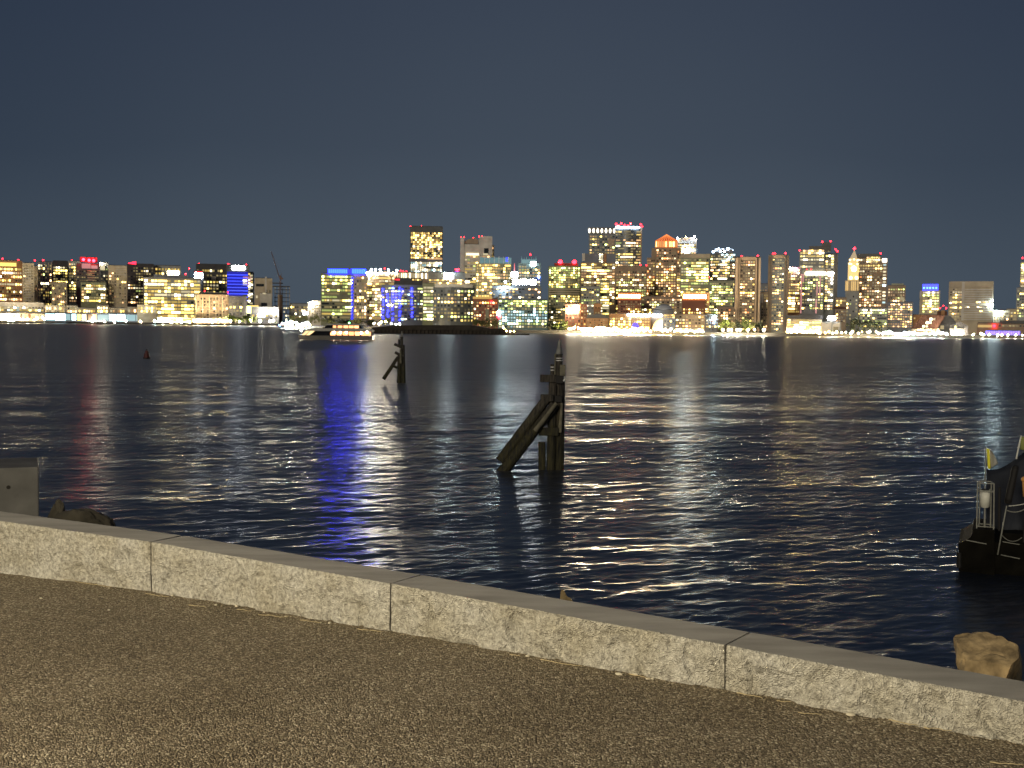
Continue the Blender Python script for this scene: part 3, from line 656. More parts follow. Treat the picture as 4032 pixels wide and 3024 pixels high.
b.box('hoist_tower', 1094, 1112, 1160, 1268, 'brown stone', 2, 3); b.wins(9, 16, .7, .4, .5, 'white', y0=1205, y1=1265, x0=1115, x1=1140, unlit=.2)
cr = tag(empty('tower_crane', at(1104, 1290, 2125)), 'tower crane with a long raised jib above the construction site', 'crane'); kc = 2125 / F_PX; STEEL = mat('crane steel', (.10, .055, .04), .6, .3)
cr.location.z = Z_SEA
def cz(py): return at(1104, py, 2125).z - Z_SEA
def cxp(px): return (px - 1104) * kc
for dx_ in (-1, 1): MB().tube((dx_, 0, 0), (dx_, 0, cz(1085)), .55, .55, 5).build('mast', STEEL, cr)
m = MB(); z_ = 4.0; s_ = 1
while z_ < cz(1088): m.tube((-s_, 0, z_), (s_, 0, z_ + 2.4), .3, .3, 4); z_ += 2.4; s_ = -s_
m.build('mast_lattice', STEEL, cr)
MB().box(-1.6, 2.2, -1.4, 1.4, cz(1097), cz(1087)).build('cab', STEEL, cr)
a_, c_ = Vector((cxp(1100), 0, cz(1092))), Vector((cxp(1068), 0, cz(991)))
for dx_ in (-.7, .7): MB().tube(a_ + Vector((dx_, 0, 0)), c_ + Vector((dx_ * .5, 0, 0)), .42, .28, 5).build('jib', STEEL, cr)
m = MB()
for k in range(14): m.tube(a_.lerp(c_, k / 14) + Vector((-.6, 0, 0)), a_.lerp(c_, (k + 1) / 14) + Vector((.6, 0, 0)), .2, .2, 4)
m.build('jib_lattice', STEEL, cr)
MB().tube(a_, (cxp(1109), 0, cz(1078)), .5, .4, 5).build('a_frame', STEEL, cr); MB().tube((cxp(1109), 0, cz(1078)), c_, .12, .12, 4).build('pendant', STEEL, cr)
MB().box(cxp(1106), cxp(1114), -1.5, 1.5, cz(1100), cz(1094)).build('counterweight', STEEL, cr)
b = B('warehouse', 'low dark grey shed with a lit corner shop below the construction site', 985, 1098, 1208, 2060, 'slate cladding'); b.wins(18, 15, .6, .6, .45, 'white', y0=1236, y1=1262, unlit=.3); b.box('window', 966, 988, 1206, 1234, GL['green'], .8, .5); b.box('window', 988, 1018, 1203, 1208, GL['yellow'], .8, .5); b.box('window', 1017, 1040, 1237, 1247, SIGNW, .8, .5); b.ball('wall_light', 1037, 1226, 4, LAMPW); b.ball('wall_light', 1085, 1228, 4.6, LAMPW)
b = B('apartment_block', 'low distant apartment row between the crane and the pink block', 1140, 1214, 1196, 2140, 'grey cladding', zb=Z_SEA); b.wins(9, 12, .6, .5, .48, 'warm', y1=1255); b.box('window', 1195, 1217, 1228, 1237, SIGNW, .8, .5)
b = B('apartment_block', 'pinkish grey plastered block with a white roof edge', 1213, 1266, 1190, 1620, 'pale concrete', zb=Z_MID); b.wins(10, 11, .5, .6, .32, 'dim', y1=1262); b.box('cornice', 1226, 1270, 1184, 1190, 'pale concrete', .6, 10); b.ball('roof_light', 1224, 1194, 5, LAMPW)
# low fish pier and terminal sheds along the seaport quay
b = B('terminal_building', 'long pale terminal with a flat roof and blue lit windows at the shore end', -60, 176, 1196, 2030, 'pale concrete', depth=12); b.wins(12, 12, .8, .6, .5, (('cyan', .4), ('white', .3), ('yellow', .3)), y0=1206, y1=1226); b.box('roof_slab', -70, 172, 1190, 1197, 'pale concrete', 2, 12)
b = B('quay_shed', 'low lit shed with an orange front at the shore end', -40, 176, 1234, 2014, 'tan concrete', depth=8); b.wins(11, 18, .8, .7, .7, 'white', y0=1238, y1=1258, x1=60); b.wins(11, 18, .8, .75, .9, (('orange', .6), ('warm', .4)), y0=1232, y1=1256, x0=66, x1=122); b.wins(11, 18, .8, .7, .7, 'white', y0=1238, y1=1258, x0=124)
for i, (xa, xb, yt, lab) in enumerate(((178, 256, 1202, 'yellow-lit brick pier house at the end of the pier row'), (262, 306, 1203, 'short yellow-lit pier house second along the row'), (306, 378, 1212, 'wide pier house with a bright blue-tipped roof light'), (380, 428, 1200, 'tall yellow pier house with a plain gable'),
        (430, 494, 1212, 'low pier house with round bright lamps'), (500, 540, 1209, 'small pier house beside the stepped gable house'), (540, 616, 1201, 'stepped pier house at the end nearest the yellow office block'))):
    b = B('pier_house', lab, xa, xb, yt, 2034 + (i % 2) * 8, 'tan concrete', depth=10); b.wins(10, 13, .72, .7, .74, 'warm', y0=yt + 6, y1=1232, row=.3)
b = B('quay_shed', 'long shed with pale cyan lit doors along the seaport quay', 180, 622, 1234, 2010, 'slate cladding', depth=8)
for xa, xb, k in ((182, 216, 'cyan'), (220, 258, 'cyan'), (260, 278, 'cyan'), (284, 300, 'cyan'), (305, 318, 'yellow'), (322, 340, 'white'), (346, 362, 'warm'), (366, 379, 'orange'), (384, 426, 'cyan'), (430, 458, 'cyan'), (462, 492, 'cyan'), (497, 534, 'cyan'), (537, 566, 'cyan'), (570, 614, 'cyan')):
    b.box('lit_door', xa, xb, 1238, 1262, GL[k], .6, .4)
b = B('shop_front', 'low brightly lit shop front below the huge yellow office block', 620, 770, 1250, 2014, 'tan concrete', depth=8); b.wins(12, 16, .85, .75, .9, (('yellow', .6), ('white', .4)), y0=1252, y1=1268, unlit=0)
b = B('shop_front', 'low lit shop front below the brown warehouse', 770, 905, 1254, 2016, 'brown stone', depth=8); b.wins(12, 12, .8, .7, .6, 'warm', y0=1257, y1=1268)

# ---- middle shore, between the seaport and downtown
b = B('office_tower', 'green-lit office tower with a glowing blue crown', 1264, 1392, 1077, 1420, 'olive glass'); b.wins(10.2, 13.2, .88, .60, .66, 'green', y0=1083, y1=1255, row=.7, wide=.3)
b.box('crown', 1292, 1442, 1059, 1079, 'slate cladding', 0, 12)
for k in range(9): b.box('blue_crown_light', 1293 + k * 8.4, 1300 + k * 8.4, 1060, 1076, BLUECROWN, .8, .4)
for k in range(6): b.box('blue_crown_light', 1386 + k * 9.2, 1393.5 + k * 9.2, 1058, 1076, BLUECROWN, .8, .4)
for k in range(13): b.box('blue_edge_light', 1384, 1389, 1090 + k * 13, 1099 + k * 13, BLUEBAND, .9, .4)
b = B('office_tower', 'tan gridded wing attached beside the blue-crowned tower', 1392, 1446, 1080, 1424, 'tan concrete'); b.wins(9, 12.5, .62, .62, .40, 'warm', y1=1255)
b = B('office_tower', 'rounded warm-lit office tower with white lamps along its roof', 1440, 1568, 1072, 1500, 'brown stone', round_=True); b.wins(12, 12.2, .9, .55, .66, 'warm', y0=1078, y1=1160, wide=.4)
for x in (1463, 1480, 1498, 1530, 1562): b.ball('roof_lamp', x, 1064, 5, LAMPW)
b.beacons((1515, 1056)); b.ball('flood_light', 1447, 1076, 6, LAMPC)
b = B('office_block', 'broad tan office block with bright bands below the rounded tower', 1420, 1520, 1130, 1440, 'tan concrete'); b.wins(11, 12.6, .8, .58, .62, 'mix', y0=1134, y1=1258, wide=.2)
b = B('office_block', 'columned podium with white upright lights and red lamps below the tallest dark-crowned tower', 1556, 1704, 1072, 1760, 'brown stone')
for k in range(15): b.box('lit_column', 1572 + k * 8, 1576 + k * 8, 1076, 1096, GL['white'], .8, .4)
b.beacons((1587, 1068), (1600, 1069), (1577, 1066)); 
b = B('skyscraper', 'tallest slab tower with a dark crown and golden scattered windows', 1615, 1744, 892, 1800, 'dark glass'); b.wins(8.2, 8.4, .78, .74, .62, 'gold', y0=914, y1=1018, row=.35); b.wins(9, 9, .8, .95, .80, (('cyan', .35), ('white', .65)), y0=1030, y1=1074, row=.3); b.box('sky_lobby', 1614, 1745, 1019, 1029, 'slate cladding', 1.0); b.box('parapet_light', 1686, 1742, 1015, 1020, GL['warm'], 1.4, .4); b.beacons((1617, 890), (1660, 889), (1710, 891), r=4.4)
b = B('glass_block', 'glass block with vertical strings of blue lights', 1502, 1668, 1122, 1330, 'slate cladding', round_=True); b.wins(12, 12.5, .8, .45, .34, (('cyan', .3), ('white', .4), ('yellow', .2), ('green', .1)), y0=1130, y1=1262, row=.6, wide=.2)
for x, ya, yb in ((1508, 1140, 1262), (1527, 1160, 1260), (1547, 1135, 1262), (1560, 1160, 1190), (1575, 1135, 1265), (1582, 1140, 1160), (1622, 1136, 1262)):
    y = ya
    while y < yb: b.ball('blue_light', x + b.r.uniform(-2, 2), y, 3.0, BLUESTR); y += b.r.choice((7, 8, 8, 16))
for x in (1530, 1544): b.ball('white_light', x, 1202, 3.4, SIGNY)
b = B('plant_house', 'dark rooftop plant house edged with red lights', 1552, 1664, 1096, 1350, 'black cladding', zb=20); b.wins(8, 5, .8, .7, .8, (('red', 1),), y0=1098, y1=1105, x0=1553, x1=1575, unlit=0); b.beacons((1617, 1118), (1655, 1104), (1648, 1100), (1603, 1102), (1560, 1101), r=4.4); b.wins(9, 8, .8, .6, .8, 'gold', y0=1096, y1=1106, x0=1622, x1=1660, unlit=0)
b = B('office_block', 'narrow office block of bright greenish-white floor bands', 1664, 1712, 1116, 1320, 'olive glass'); b.wins(14, 13, .92, .6, .78, (('green', .5), ('white', .5)), y0=1126, y1=1262, wide=.7, row=.3)
b = B('office_block', 'grey louvred roof block with a white crown-shaped sign', 1686, 1832, 1072, 1390, 'grey cladding'); b.wins(10, 11, .85, .55, .78, 'gold', y0=1098, y1=1120, row=.2)
b.box('sign_panel', 1750, 1781, 1084, 1097, SIGNW, .8, .5); b.ball('sign_lamp', 1765, 1080, 4, LAMPC)
for x in range(1690, 1750, 6): b.box('louvre', x, x + 2, 1074, 1096, 'tan concrete', .5, .4)
b = B('glass_block', 'dark round glass building with a pale roof rim behind the dark pier', 1706, 1868, 1132, 1300, 'dark glass', round_=True); b.wins(13, 14.5, .7, .55, .34, 'mix', y0=1140, y1=1268, row=.5); b.box('roof_rim', 1712, 1860, 1119, 1133, 'pale concrete', -2, 18)
b = B('sign_pylon', 'small pylon with a blue lit panel and red top beside the tall notched tower', 1789, 1812, 1062, 1420, 'slate cladding', zb=20, depth=6); b.box('blue_panel', 1792, 1809, 1070, 1098, glow('blue panel', (.04, .10, 1), 9, 1, 1), .5, .4); b.box('blue_panel', 1792, 1809, 1100, 1107, BLUEBAND, .5, .4); b.ball('warning_light', 1801, 1064, 5, BEACON); b.box('red_cap', 1793, 1809, 1058, 1063, BEACON, .5, .4)

# ---- downtown
b = B('notched_tower', 'pale concrete tower with a notched top and tall blank piers', 1813, 1936, 962, 1470, 'pale concrete'); b.wins(11, 12, .85, .55, .46, 'mix', y0=1004, y1=1165, x0=1830, x1=1884, row=.7, wide=.4); b.wins(11, 12, .85, .55, .4, 'mix', y0=1004, y1=1050, x0=1900, x1=1928)
b.box('side_pier', 1813, 1828, 935, 1122, 'pale concrete', 1.2); b.prism('roof_wedge', [(1828, 962), (1884, 962), (1884, 944), (1868, 936), (1845, 941), (1828, 950)], 'brown stone', -2); b.box('side_pier', 1886, 1938, 930, 1004, 'pale concrete', 1.2); b.box('opening', 1906, 1924, 977, 1000, GLASS, 1.4, .3)
b.box('window', 1836, 1886, 997, 1005, GL['white'], 1.0, .4); b.box('window', 1902, 1922, 997, 1004, GL['white'], 1.6, .4); b.beacons((1815, 933), (1827, 933), (1864, 936), (1886, 929), (1898, 928), (1934, 932), (1891, 1006), r=4.2)
b = B('office_tower', 'thin lit slab just behind the notched tower', 1932, 1946, 966, 1520, 'tan concrete'); b.wins(5, 8, .7, .6, .5, 'warm', y1=1020)
b = B('office_tower', 'round gold-lit office tower under a teal glass crown', 1874, 2014, 1038, 1250, 'olive glass', round_=True, zb=Z_DT); b.wins(10, 11.6, .88, .62, .80, 'gold', y0=1040, y1=1172, row=.35, wide=.25)
b.box('crown', 1890, 2013, 1015, 1039, TEALC, -3, 14)
for x in (1908, 1927, 1945, 1963, 1981, 2000): b.box('fin', x, x + 2, 1012, 1040, 'pale concrete', 1.5, 1)
b.box('blue_mast', 1993, 1998, 1014, 1030, BLUEBAND, 1, 1)
b = B('beacon_tower', 'small white lit drum with a red needle spire', 2010, 2041, 1076, 1300, 'pale concrete', zb=Z_DT); b.box('lit_drum', 2011, 2040, 1072, 1086, SIGNW, .6, 2); MB().tube((0, 2, b.Z(1076)), (0, 2, b.Z(1036)), 3 * b.kx, .5 * b.kx, 6).build('spire', glow('red spire light', (1, .10, .12), 1.2, 1, 1), b.o)
b = B('office_tower', 'dark tower with a spiky teal-white glass crown and a red light', 2040, 2130, 1036, 1330, 'teal glass', zb=Z_DT); b.wins(10, 12, .75, .55, .5, 'mix', y0=1044, y1=1140); b.box('crown', 2053, 2112, 1022, 1037, TEALC, .5, 10)
for i, x in enumerate((2054, 2064, 2073, 2083, 2092, 2102, 2110)): b.prism('spike', [(x - 1.6, 1024), (x + 1.6, 1024), (x, 1008 if i % 2 == 0 else 1014)], TEALC, .5, 1)
b.wins(8, 8, .7, .6, .8, (('cyan', 1),), y0=1021, y1=1037, x0=2054, x1=2090, unlit=0); b.box('sign_panel', 2090, 2109, 1031, 1045, SIGNW, .9, .5); b.beacons((2088, 1001), r=5); b.ball('blue_sign', 2122, 1092, 5, LAMPB)
b = B('office_block', 'dark slate office block under a long glowing white roof sign', 1937, 2132, 1128, 1140, 'slate cladding', zb=Z_DT); b.wins(13, 12, .7, .5, .22, 'warm', y0=1133, y1=1176, unlit=.4); b.box('penthouse', 2018, 2122, 1118, 1129, 'slate cladding', -1, 12); b.box('sign_panel', 2018, 2110, 1101, 1119, SIGNW, -1, 4); b.ball('sign_lamp', 1990, 1112, 6, LAMPC); b.ball('sign_lamp', 1982, 1134, 4, LAMPC)
b = B('hotel', 'wide teal-green lit hotel with a dense grid of bright windows at the water', 1962, 2158, 1180, 960, 'teal glass', zb=Z_DT); b.wins(11.4, 11.4, .72, .62, .66, (('cyan', .34), ('white', .3), ('green', .36)), y0=1210, y1=1292, row=.4); b.wins(11.4, 9, .8, .66, .66, (('green', .6), ('yellow', .4)), y0=1182, y1=1209); b.box('sign_panel', 1959, 1969, 1226, 1242, SIGNW, .9, .5); b.prism('sign_arrow', [(1955, 1246), (1974, 1246), (1965, 1257)], BEACON, .9, .5)
b = B('brick_block', 'dark brick block with warm lights along its roof edge next to the hotel', 1862, 1962, 1176, 1010, 'red brick', zb=Z_DT); b.wins(11, 13, .6, .55, .42, 'res', y0=1186, y1=1285); b.box('roof_lights', 1862, 1938, 1168, 1177, GL['gold'], .8, 2); b.box('lit_shaft', 1912, 1926, 1216, 1258, GL['dim'], .8, .4); b.ball('warning_light', 1935, 1190, 4, BEACON)
b = B('office_tower', 'yellow-green lit slab tower carrying two large red roof lamps', 2160, 2286, 1048, 1000, 'olive glass', round_=True); b.wins(9.2, 9.6, .82, .62, .66, 'green', y0=1052, y1=1134, row=.5); b.wins(9.2, 9.6, .82, .6, .62, 'green', y0=1162, y1=1190, row=.5); b.wins(9.2, 10, .8, .5, .34, 'warm', y0=1192, y1=1275)
for y in (1137, 1146, 1155): b.box('louvre_band', 2164, 2282, y, y + 4, 'tan concrete', .4, .4)
b.box('penthouse', 2182, 2276, 1036, 1049, 'rust roof', -6, 12)
for x in (2206, 2261): b.ball('red_lamp', x, 1032, 8, ROOFRED, y=-1)
b = B('skyscraper', 'dark teal skyscraper topped by a row of oval white lights', 2319, 2424, 922, 1230, 'dark glass'); b.wins(10, 11, .75, .55, .38, 'mix', y0=926, y1=1000, row=.8); b.box('crown', 2317, 2424, 896, 923, 'black cladding', 0)
for k in range(7): inst('oval_light', ball_mesh(OVAL), b.o, (b.X(2321 + k * 16.2), -1.2, b.Z(909)), (4.0 * b.kx, 1, 9 * b.kz))
b.box('opening', 2394, 2420, 941, 970, 'brown stone', .6, .3); b.beacons((2393, 938), (2374, 962), (2383, 965), r=3.6)
b = B('skyscraper', 'tallest rounded downtown skyscraper with red and white roof lights', 2422, 2527, 892, 1180, 'dark glass', round_=True); b.wins(10, 11, .9, .5, .58, 'mix', y0=908, y1=1050, row=.7, wide=.45); b.box('crown_light', 2424, 2518, 894, 901, CROWNW, .5, .5); b.box('side_pier', 2519, 2528, 896, 1050, 'brown stone', .4)
for x, y in ((2426, 882), (2431, 888), (2446, 879), (2437, 888), (2460, 886), (2472, 887), (2483, 880), (2523, 883), (2527, 892)): b.ball('roof_light', x, y, 3.4, BEACON if x % 2 == 0 or x > 2500 else LAMPR, y=2)
b = B('office_tower', 'office tower with dark plant boxes on its roof and lit floors below', 2286, 2424, 1034, 1100, 'brown stone'); b.wins(9.8, 11.4, .84, .56, .62, 'mix', y0=1036, y1=1200, row=.6, wide=.25)
b.box('plant_room', 2303, 2356, 999, 1034, 'slate cladding', 0, 14); b.box('plant_room', 2387, 2424, 999, 1034, 'slate cladding', 0, 14); b.box('pier', 2292, 2303, 998, 1028, 'pale concrete', .6, 4); b.box('pier', 2376, 2387, 999, 1034, 'orange brick', .6, 4); b.wins(7, 9, .8, .6, .8, 'white', y0=998, y1=1034, x0=2358, x1=2374, unlit=0)
b = B('office_block', 'brown mid-height block with regular window rows below the tallest rounded skyscraper', 2424, 2548, 1048, 1060, 'brown stone'); b.wins(9, 10.4, .7, .52, .58, 'mix', y0=1066, y1=1240, row=.6); b.beacons((2522, 1042), (2545, 1043), r=3.8)
b = B('office_tower', 'narrow bright office tower with stacked yellow floors between brown blocks', 2362, 2402, 1104, 1020, 'olive glass'); b.wins(9, 11, .9, .62, .82, (('yellow', .6), ('white', .4)), y1=1240, wide=.5, row=.3)
b = B('office_block', 'stepped grey block behind the red brick waterfront house', 2286, 2362, 1128, 1000, 'grey cladding'); b.wins(10, 11, .7, .5, .42, 'green', y1=1240)
b = B('pyramid_tower', 'stone tower with an orange flood-lit pyramid roof', 2582, 2666, 974, 1120, 'brown stone'); b.wins(9.2, 10.8, .68, .55, .50, 'res', y0=980, y1=1225, row=.7)
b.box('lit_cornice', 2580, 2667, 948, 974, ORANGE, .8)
for k in range(11): b.box('flood_light', 2583 + k * 7.6, 2586 + k * 7.6, 952, 972, GL['gold'], 1.3, .4)  # glowing gold strips stand in for floodlit columns of the cornice
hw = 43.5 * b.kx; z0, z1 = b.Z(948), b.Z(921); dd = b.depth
MB().poly([(-hw, -1, z0), (hw, -1, z0), (hw, dd, z0), (-hw, dd, z0), (0, dd / 2, z1)], [(0, 1, 4), (1, 2, 4), (2, 3, 4), (3, 0, 4)]).build('pyramid_roof', glow('copper roof floodlight glow', (1, .15, .03), .50, 1, 1), b.o)  # floodlight on the roof put in as its own glow
m = MB()
for k in range(-4, 5): m.tube((hw * k / 4.3, -1.05, z0), (0, dd / 2, z1 + .05), .22, .22, 4)
m.build('roof_rib', glow('roof rib floodlight glow', (1, .28, .07), 1.5, 1, 1), b.o)  # ribs glow brighter than the roof in place of floodlight
for xa, xb, yt in ((2566, 2583, 976), (2666, 2682, 976), (2548, 2567, 1014)): b.box('wing', xa, xb, yt, b.yb, 'brown stone', -.5)
b.wins(8, 11, .6, .5, .4, 'res', y0=1020, y1=1225, x0=2549, x1=2580); b.wins(8, 11, .6, .5, .4, 'res', y0=985, y1=1225, x0=2668, x1=2681)
b = B('office_tower', 'dark slanted-top tower behind the orange pyramid roof', 2664, 2744, 940, 1200, 'slate cladding'); b.wins(9, 10, .85, .6, .72, 'warm', y0=960, y1=1000, row=.3); b.prism('slant_roof', [(2664, 941), (2738, 941), (2738, 933), (2664, 939)], 'slate cladding', 0); b.ball('roof_light', 2735, 932, 3.4, LAMPW); b.ball('roof_light', 2701, 934, 3, LAMPO); b.ball('roof_light', 2668, 937, 3, LAMPY); b.ball('blue_sign', 2704, 987, 6, LAMPC)
b = B('office_tower', 'square office tower of greenish lit floors with a plain tan parapet', 2680, 2794, 1002, 1075, 'olive glass'); b.box('parapet', 2680, 2796, 1000, 1016, 'tan concrete', .4); b.wins(9.6, 11.6, .86, .56, .68, 'green', y0=1018, y1=1190, row=.6, wide=.3)
b = B('office_tower', 'tower crowned by clustered blue-white lights', 2796, 2896, 998, 1110, 'dark glass', round_=True); b.wins(9.6, 11.2, .85, .55, .60, 'mix', y0=1004, y1=1190, row=.6, wide=.3); b.wins(9, 8, .8, .6, .7, (('cyan', .7), ('white', .3)), y0=1000, y1=1030, x0=2840, x1=2894, unlit=0)
b.box('crown', 2818, 2884, 982, 999, 'slate cladding', -1, 10)
for x, y, r_ in ((2822, 986, 6), (2836, 990, 7), (2852, 991, 7), (2866, 983, 7), (2880, 986, 5), (2846, 983, 4), (2830, 981, 4), (2872, 993, 5), (2808, 992, 4)): b.ball('crown_lamp', x, y, r_, CROWNW, y=-2)
b.beacons((2806, 1060), (2803, 1066), (2794, 1090), (2803, 1090), r=4)
b = B('office_block', 'green-lit office block in front of the blue-white crowned tower', 2792, 2888, 1106, 1040, 'olive glass'); b.wins(9.4, 10.8, .8, .56, .64, 'green', y0=1112, y1=1236, row=.5)
b = B('low_brick_block', 'brown block under a wide orange roof band below the rounded skyscraper', 2432, 2522, 1180, 975, 'red brick'); b.box('lit_band', 2436, 2520, 1160, 1173, OSIGN, .3, 8); b.box('cornice', 2434, 2526, 1152, 1181, 'orange brick', 0, 9); b.box('glow_panel', 2434, 2524, 1154, 1159, ORANGE, .6, .5); b.box('glow_panel', 2434, 2524, 1174, 1180, ORANGE, .5, .5); b.wins(9, 10, .65, .5, .42, 'mix', y0=1184, y1=1250)
b = B('low_brick_block', 'brown block under a wide white-orange roof band beside the tan tower slabs', 2686, 2776, 1182, 975, 'red brick'); b.box('cornice', 2685, 2778, 1154, 1183, 'orange brick', 0, 9); b.box('lit_band', 2690, 2780, 1160, 1175, OSIGN, .3, 8); b.box('glow_panel', 2688, 2776, 1154, 1159, ORANGE, .6, .5); b.box('glow_panel', 2688, 2776, 1176, 1182, ORANGE, .6, .5); b.wins(10, 13, .5, .4, .4, 'mix', y0=1212, y1=1250, unlit=.2)
b = B('office_block', 'slim tan pier block between the orange roof band and the green-lit block', 2776, 2794, 1150, 985, 'tan concrete'); b.wins(7, 9, .6, .5, .6, 'warm', y1=1240)
b = B('office_block', 'low warm-windowed brown block at the foot of the orange pyramid tower', 2524, 2688, 1168, 1010, 'brown stone'); b.wins(9.6, 10.6, .7, .55, .46, 'mix', y1=1245, row=.6)
# the two tall slabs by the water
for lab, xa, xb, yt, bc, w0 in (('tall brown concrete apartment slab with a notched lit front, the one nearer the orange pyramid', 2897, 2996, 1012, ((2921, 1007), (2984, 1007)), 'umber concrete'), ('slim dark apartment slab standing alone against the sky by the water', 3026, 3107, 1004, ((3044, 998), (3051, 996), (3093, 996)), 'dark glass')):
    b = B('apartment_slab', lab, xa, xb, yt, 900, w0); q = xa + (xb - xa) * .16; q2 = xb - (xb - xa) * .20
    b.wins(9.6, 11.0, .74, .52, .44 if xa < 3000 else .40, 'res', y0=yt + 14, y1=1300, x0=q + 4, x1=q2 - 2, row=.7)
    for x, wd_ in ((xa, q - xa - 4), (q - 1, 3.5), (q2, 5), (xb - 8, 8)): b.box('concrete_pier', x, x + wd_, yt + 4, b.yb, 'brown stone' if xa < 3000 else 'umber concrete', 1.6, 1)
    b.box('roof_band', q, q2, yt, yt + 12, 'brown stone', .8, 4); b.beacons(*bc, r=5); 
    for y in range(int(yt) + 20, 1300, 22): b.box('balcony', q + 2, q + 14, y, y + 2, 'brown stone', 1.4, 1)
b = B('apartment_block', 'dim low block seen between the two tall apartment slabs', 2996, 3028, 1150, 960, 'brown stone'); b.wins(9, 11, .6, .5, .42, 'res', y1=1290); b.box('pale_wall', 2997, 3006, 1156, 1192, 'pale concrete', .5, 1)
b = B('office_block', 'distant dark block far behind the gap between the apartment slabs', 2988, 3034, 1118, 1280, 'slate cladding', zb=Z_DT); b.wins(9, 11, .5, .4, .1, 'dim', y1=1160)
# east downtown
b = B('office_block', 'brownish mid-rise with a violet roof light beside the slim dark slab', 3104, 3152, 1052, 1080, 'brown stone'); b.wins(9, 11, .62, .5, .46, 'mix', y1=1170); b.ball('violet_light', 3132, 1061, 7, glow('violet roof light', (.55, .35, 1), 30, 1, 1)); b.ball('roof_light', 3111, 1055, 4, LAMPY)
b = B('office_block', 'low block with glowing yellow floors beside the slim dark slab', 3098, 3152, 1166, 1000, 'orange brick'); b.wins(13, 10, .9, .66, .92, (('yellow', .7), ('white', .3)), y0=1168, y1=1232, x1=3132, wide=.5, row=.1); b.wins(9, 10, .7, .6, .6, 'warm', y0=1168, y1=1232, x0=3134)
b = B('office_tower', 'broad dark tower with a raised block and many red roof lights', 3148, 3248, 988, 1120, 'dark glass'); b.wins(10.5, 12, .8, .5, .46, 'mix', y0=1002, y1=1056, row=.6, wide=.4); b.wins(10, 8, .95, .85, .95, 'warm', y0=983, y1=1001, unlit=0); b.box('raised_block', 3186, 3272, 968, 989, 'black cladding', -4, 14); b.box('raised_block', 3236, 3272, 953, 969, 'black cladding', -4, 12)
b.beacons((3237, 952), (3269, 949), (3190, 977), (3250, 979), (3149, 984), r=5)
b.wins(9, 9, .8, .7, .8, (('red', .8), ('warm', .2)), y0=1056, y1=1072, x0=3166, x1=3200, unlit=0); b.box('sky_lobby_light', 3174, 3284, 1072, 1080, SIGNY, 1.2, .5); b.wins(10.5, 11.6, .72, .6, .56, 'green', y0=1084, y1=1218, row=.5)
for x, ya, yb in ((3156, 1078, 1232), (3163, 1078, 1110), (3218, 1108, 1162), (3229, 1084, 1162), (3216, 1178, 1232)): b.box('pink_strip', x, x + 5.5, ya, yb, GL['pink'], 1.2, .4)
b = B('office_tower', 'dark side wing of the broad tower with a lit edge column', 3248, 3300, 1000, 1140, 'dark glass'); b.wins(9.5, 11, .8, .6, .62, 'warm', y0=1002, y1=1220, x1=3284, row=.5); b.box('dark_pier', 3286, 3299, 1000, b.yb, 'black cladding', .6, 4); b.beacons((3288, 980), (3292, 984), (3297, 989), r=4.4)
for y in (1072, 1086, 1100, 1114, 1160): b.ball('edge_lamp', 3278, y, 5, SIGNCAP)
b = B('aquarium', 'low wide waterfront hall with yellow-lit floors and a black stepped roof', 3098, 3236, 1256, 890, 'tan concrete'); b.wins(12, 9, .9, .6, .84, (('yellow', .55), ('green', .25), ('white', .2)), y0=1256, y1=1302, wide=.5, row=.2, unlit=.3); b.box('dark_roof', 3094, 3240, 1242, 1257, 'black cladding', 1, 12); b.prism('roof_peak', [(3140, 1243), (3214, 1243), (3194, 1226), (3184, 1206), (3172, 1206), (3158, 1232)], 'black cladding', -1, 10)
for x in (3101, 3119, 3139, 3160, 3180, 3200, 3219): b.ball('door_lamp', x, 1306, 3.6, LAMPY)
b = B('steel_pavilion', 'grey metal-clad pavilion with angled walls and a white lit sign', 3236, 3312, 1268, 880, 'grey cladding', depth=8); b.prism('angled_wall', [(3236, 1312), (3236, 1268), (3256, 1276), (3274, 1266), (3274, 1312)], 'pale concrete', .8, 4); b.prism('angled_wall', [(3278, 1312), (3278, 1278), (3308, 1268), (3302, 1312)], 'pale concrete', .8, 4); b.box('sign_panel', 3259, 3289, 1246, 1259, SIGNW, .5, 1); b.box('sign_post', 3268, 3278, 1259, 1270, 'grey cladding', .2, 1); b.box('window', 3282, 3302, 1286, 1308, GL['dim'], 1.0, .3)
b = B('clock_tower', 'gold flood-lit clock tower with a pointed roof and columned stage', 3330, 3383, 1106, 1060, 'grey cladding'); b.wins(11, 14, .5, .5, .22, 'mix', y0=1160, y1=1262, unlit=.5)
b.box('stage', 3328, 3384, 1104, 1146, 'tan concrete', .6)
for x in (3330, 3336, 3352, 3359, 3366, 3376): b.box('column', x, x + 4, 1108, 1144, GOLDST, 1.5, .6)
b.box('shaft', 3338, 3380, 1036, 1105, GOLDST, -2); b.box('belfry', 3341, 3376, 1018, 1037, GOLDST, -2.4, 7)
b.prism('spire', [(3343, 1019), (3374, 1019), (3364, 990), (3361, 984), (3357, 992)], glow('spire floodlight glow', (1, .70, .34), .34, 1, 1), -2.6, 6)  # floodlight on spire and stonework is put in as glow
inst('clock_face', MB().tube((0, -.2, 0), (0, .3, 0), 1, 1, 20).mesh('clock_face', SIGNY), b.o, (b.X(3361), 1.6, b.Z(1058)), (9.5 * b.kx, 1, 9.5 * b.kz)); inst('clock_hub', MB().tube((0, -.3, 0), (0, .3, 0), 1, 1, 12).mesh('clock_hub', WALLS['brown stone']), b.o, (b.X(3361), 1.5, b.Z(1058)), (2.6 * b.kx, 1, 2.6 * b.kz))
for x in (3350, 3372): b.ball('eagle_lamp', x, 1094, 6.5, FLOODY, y=1.0)
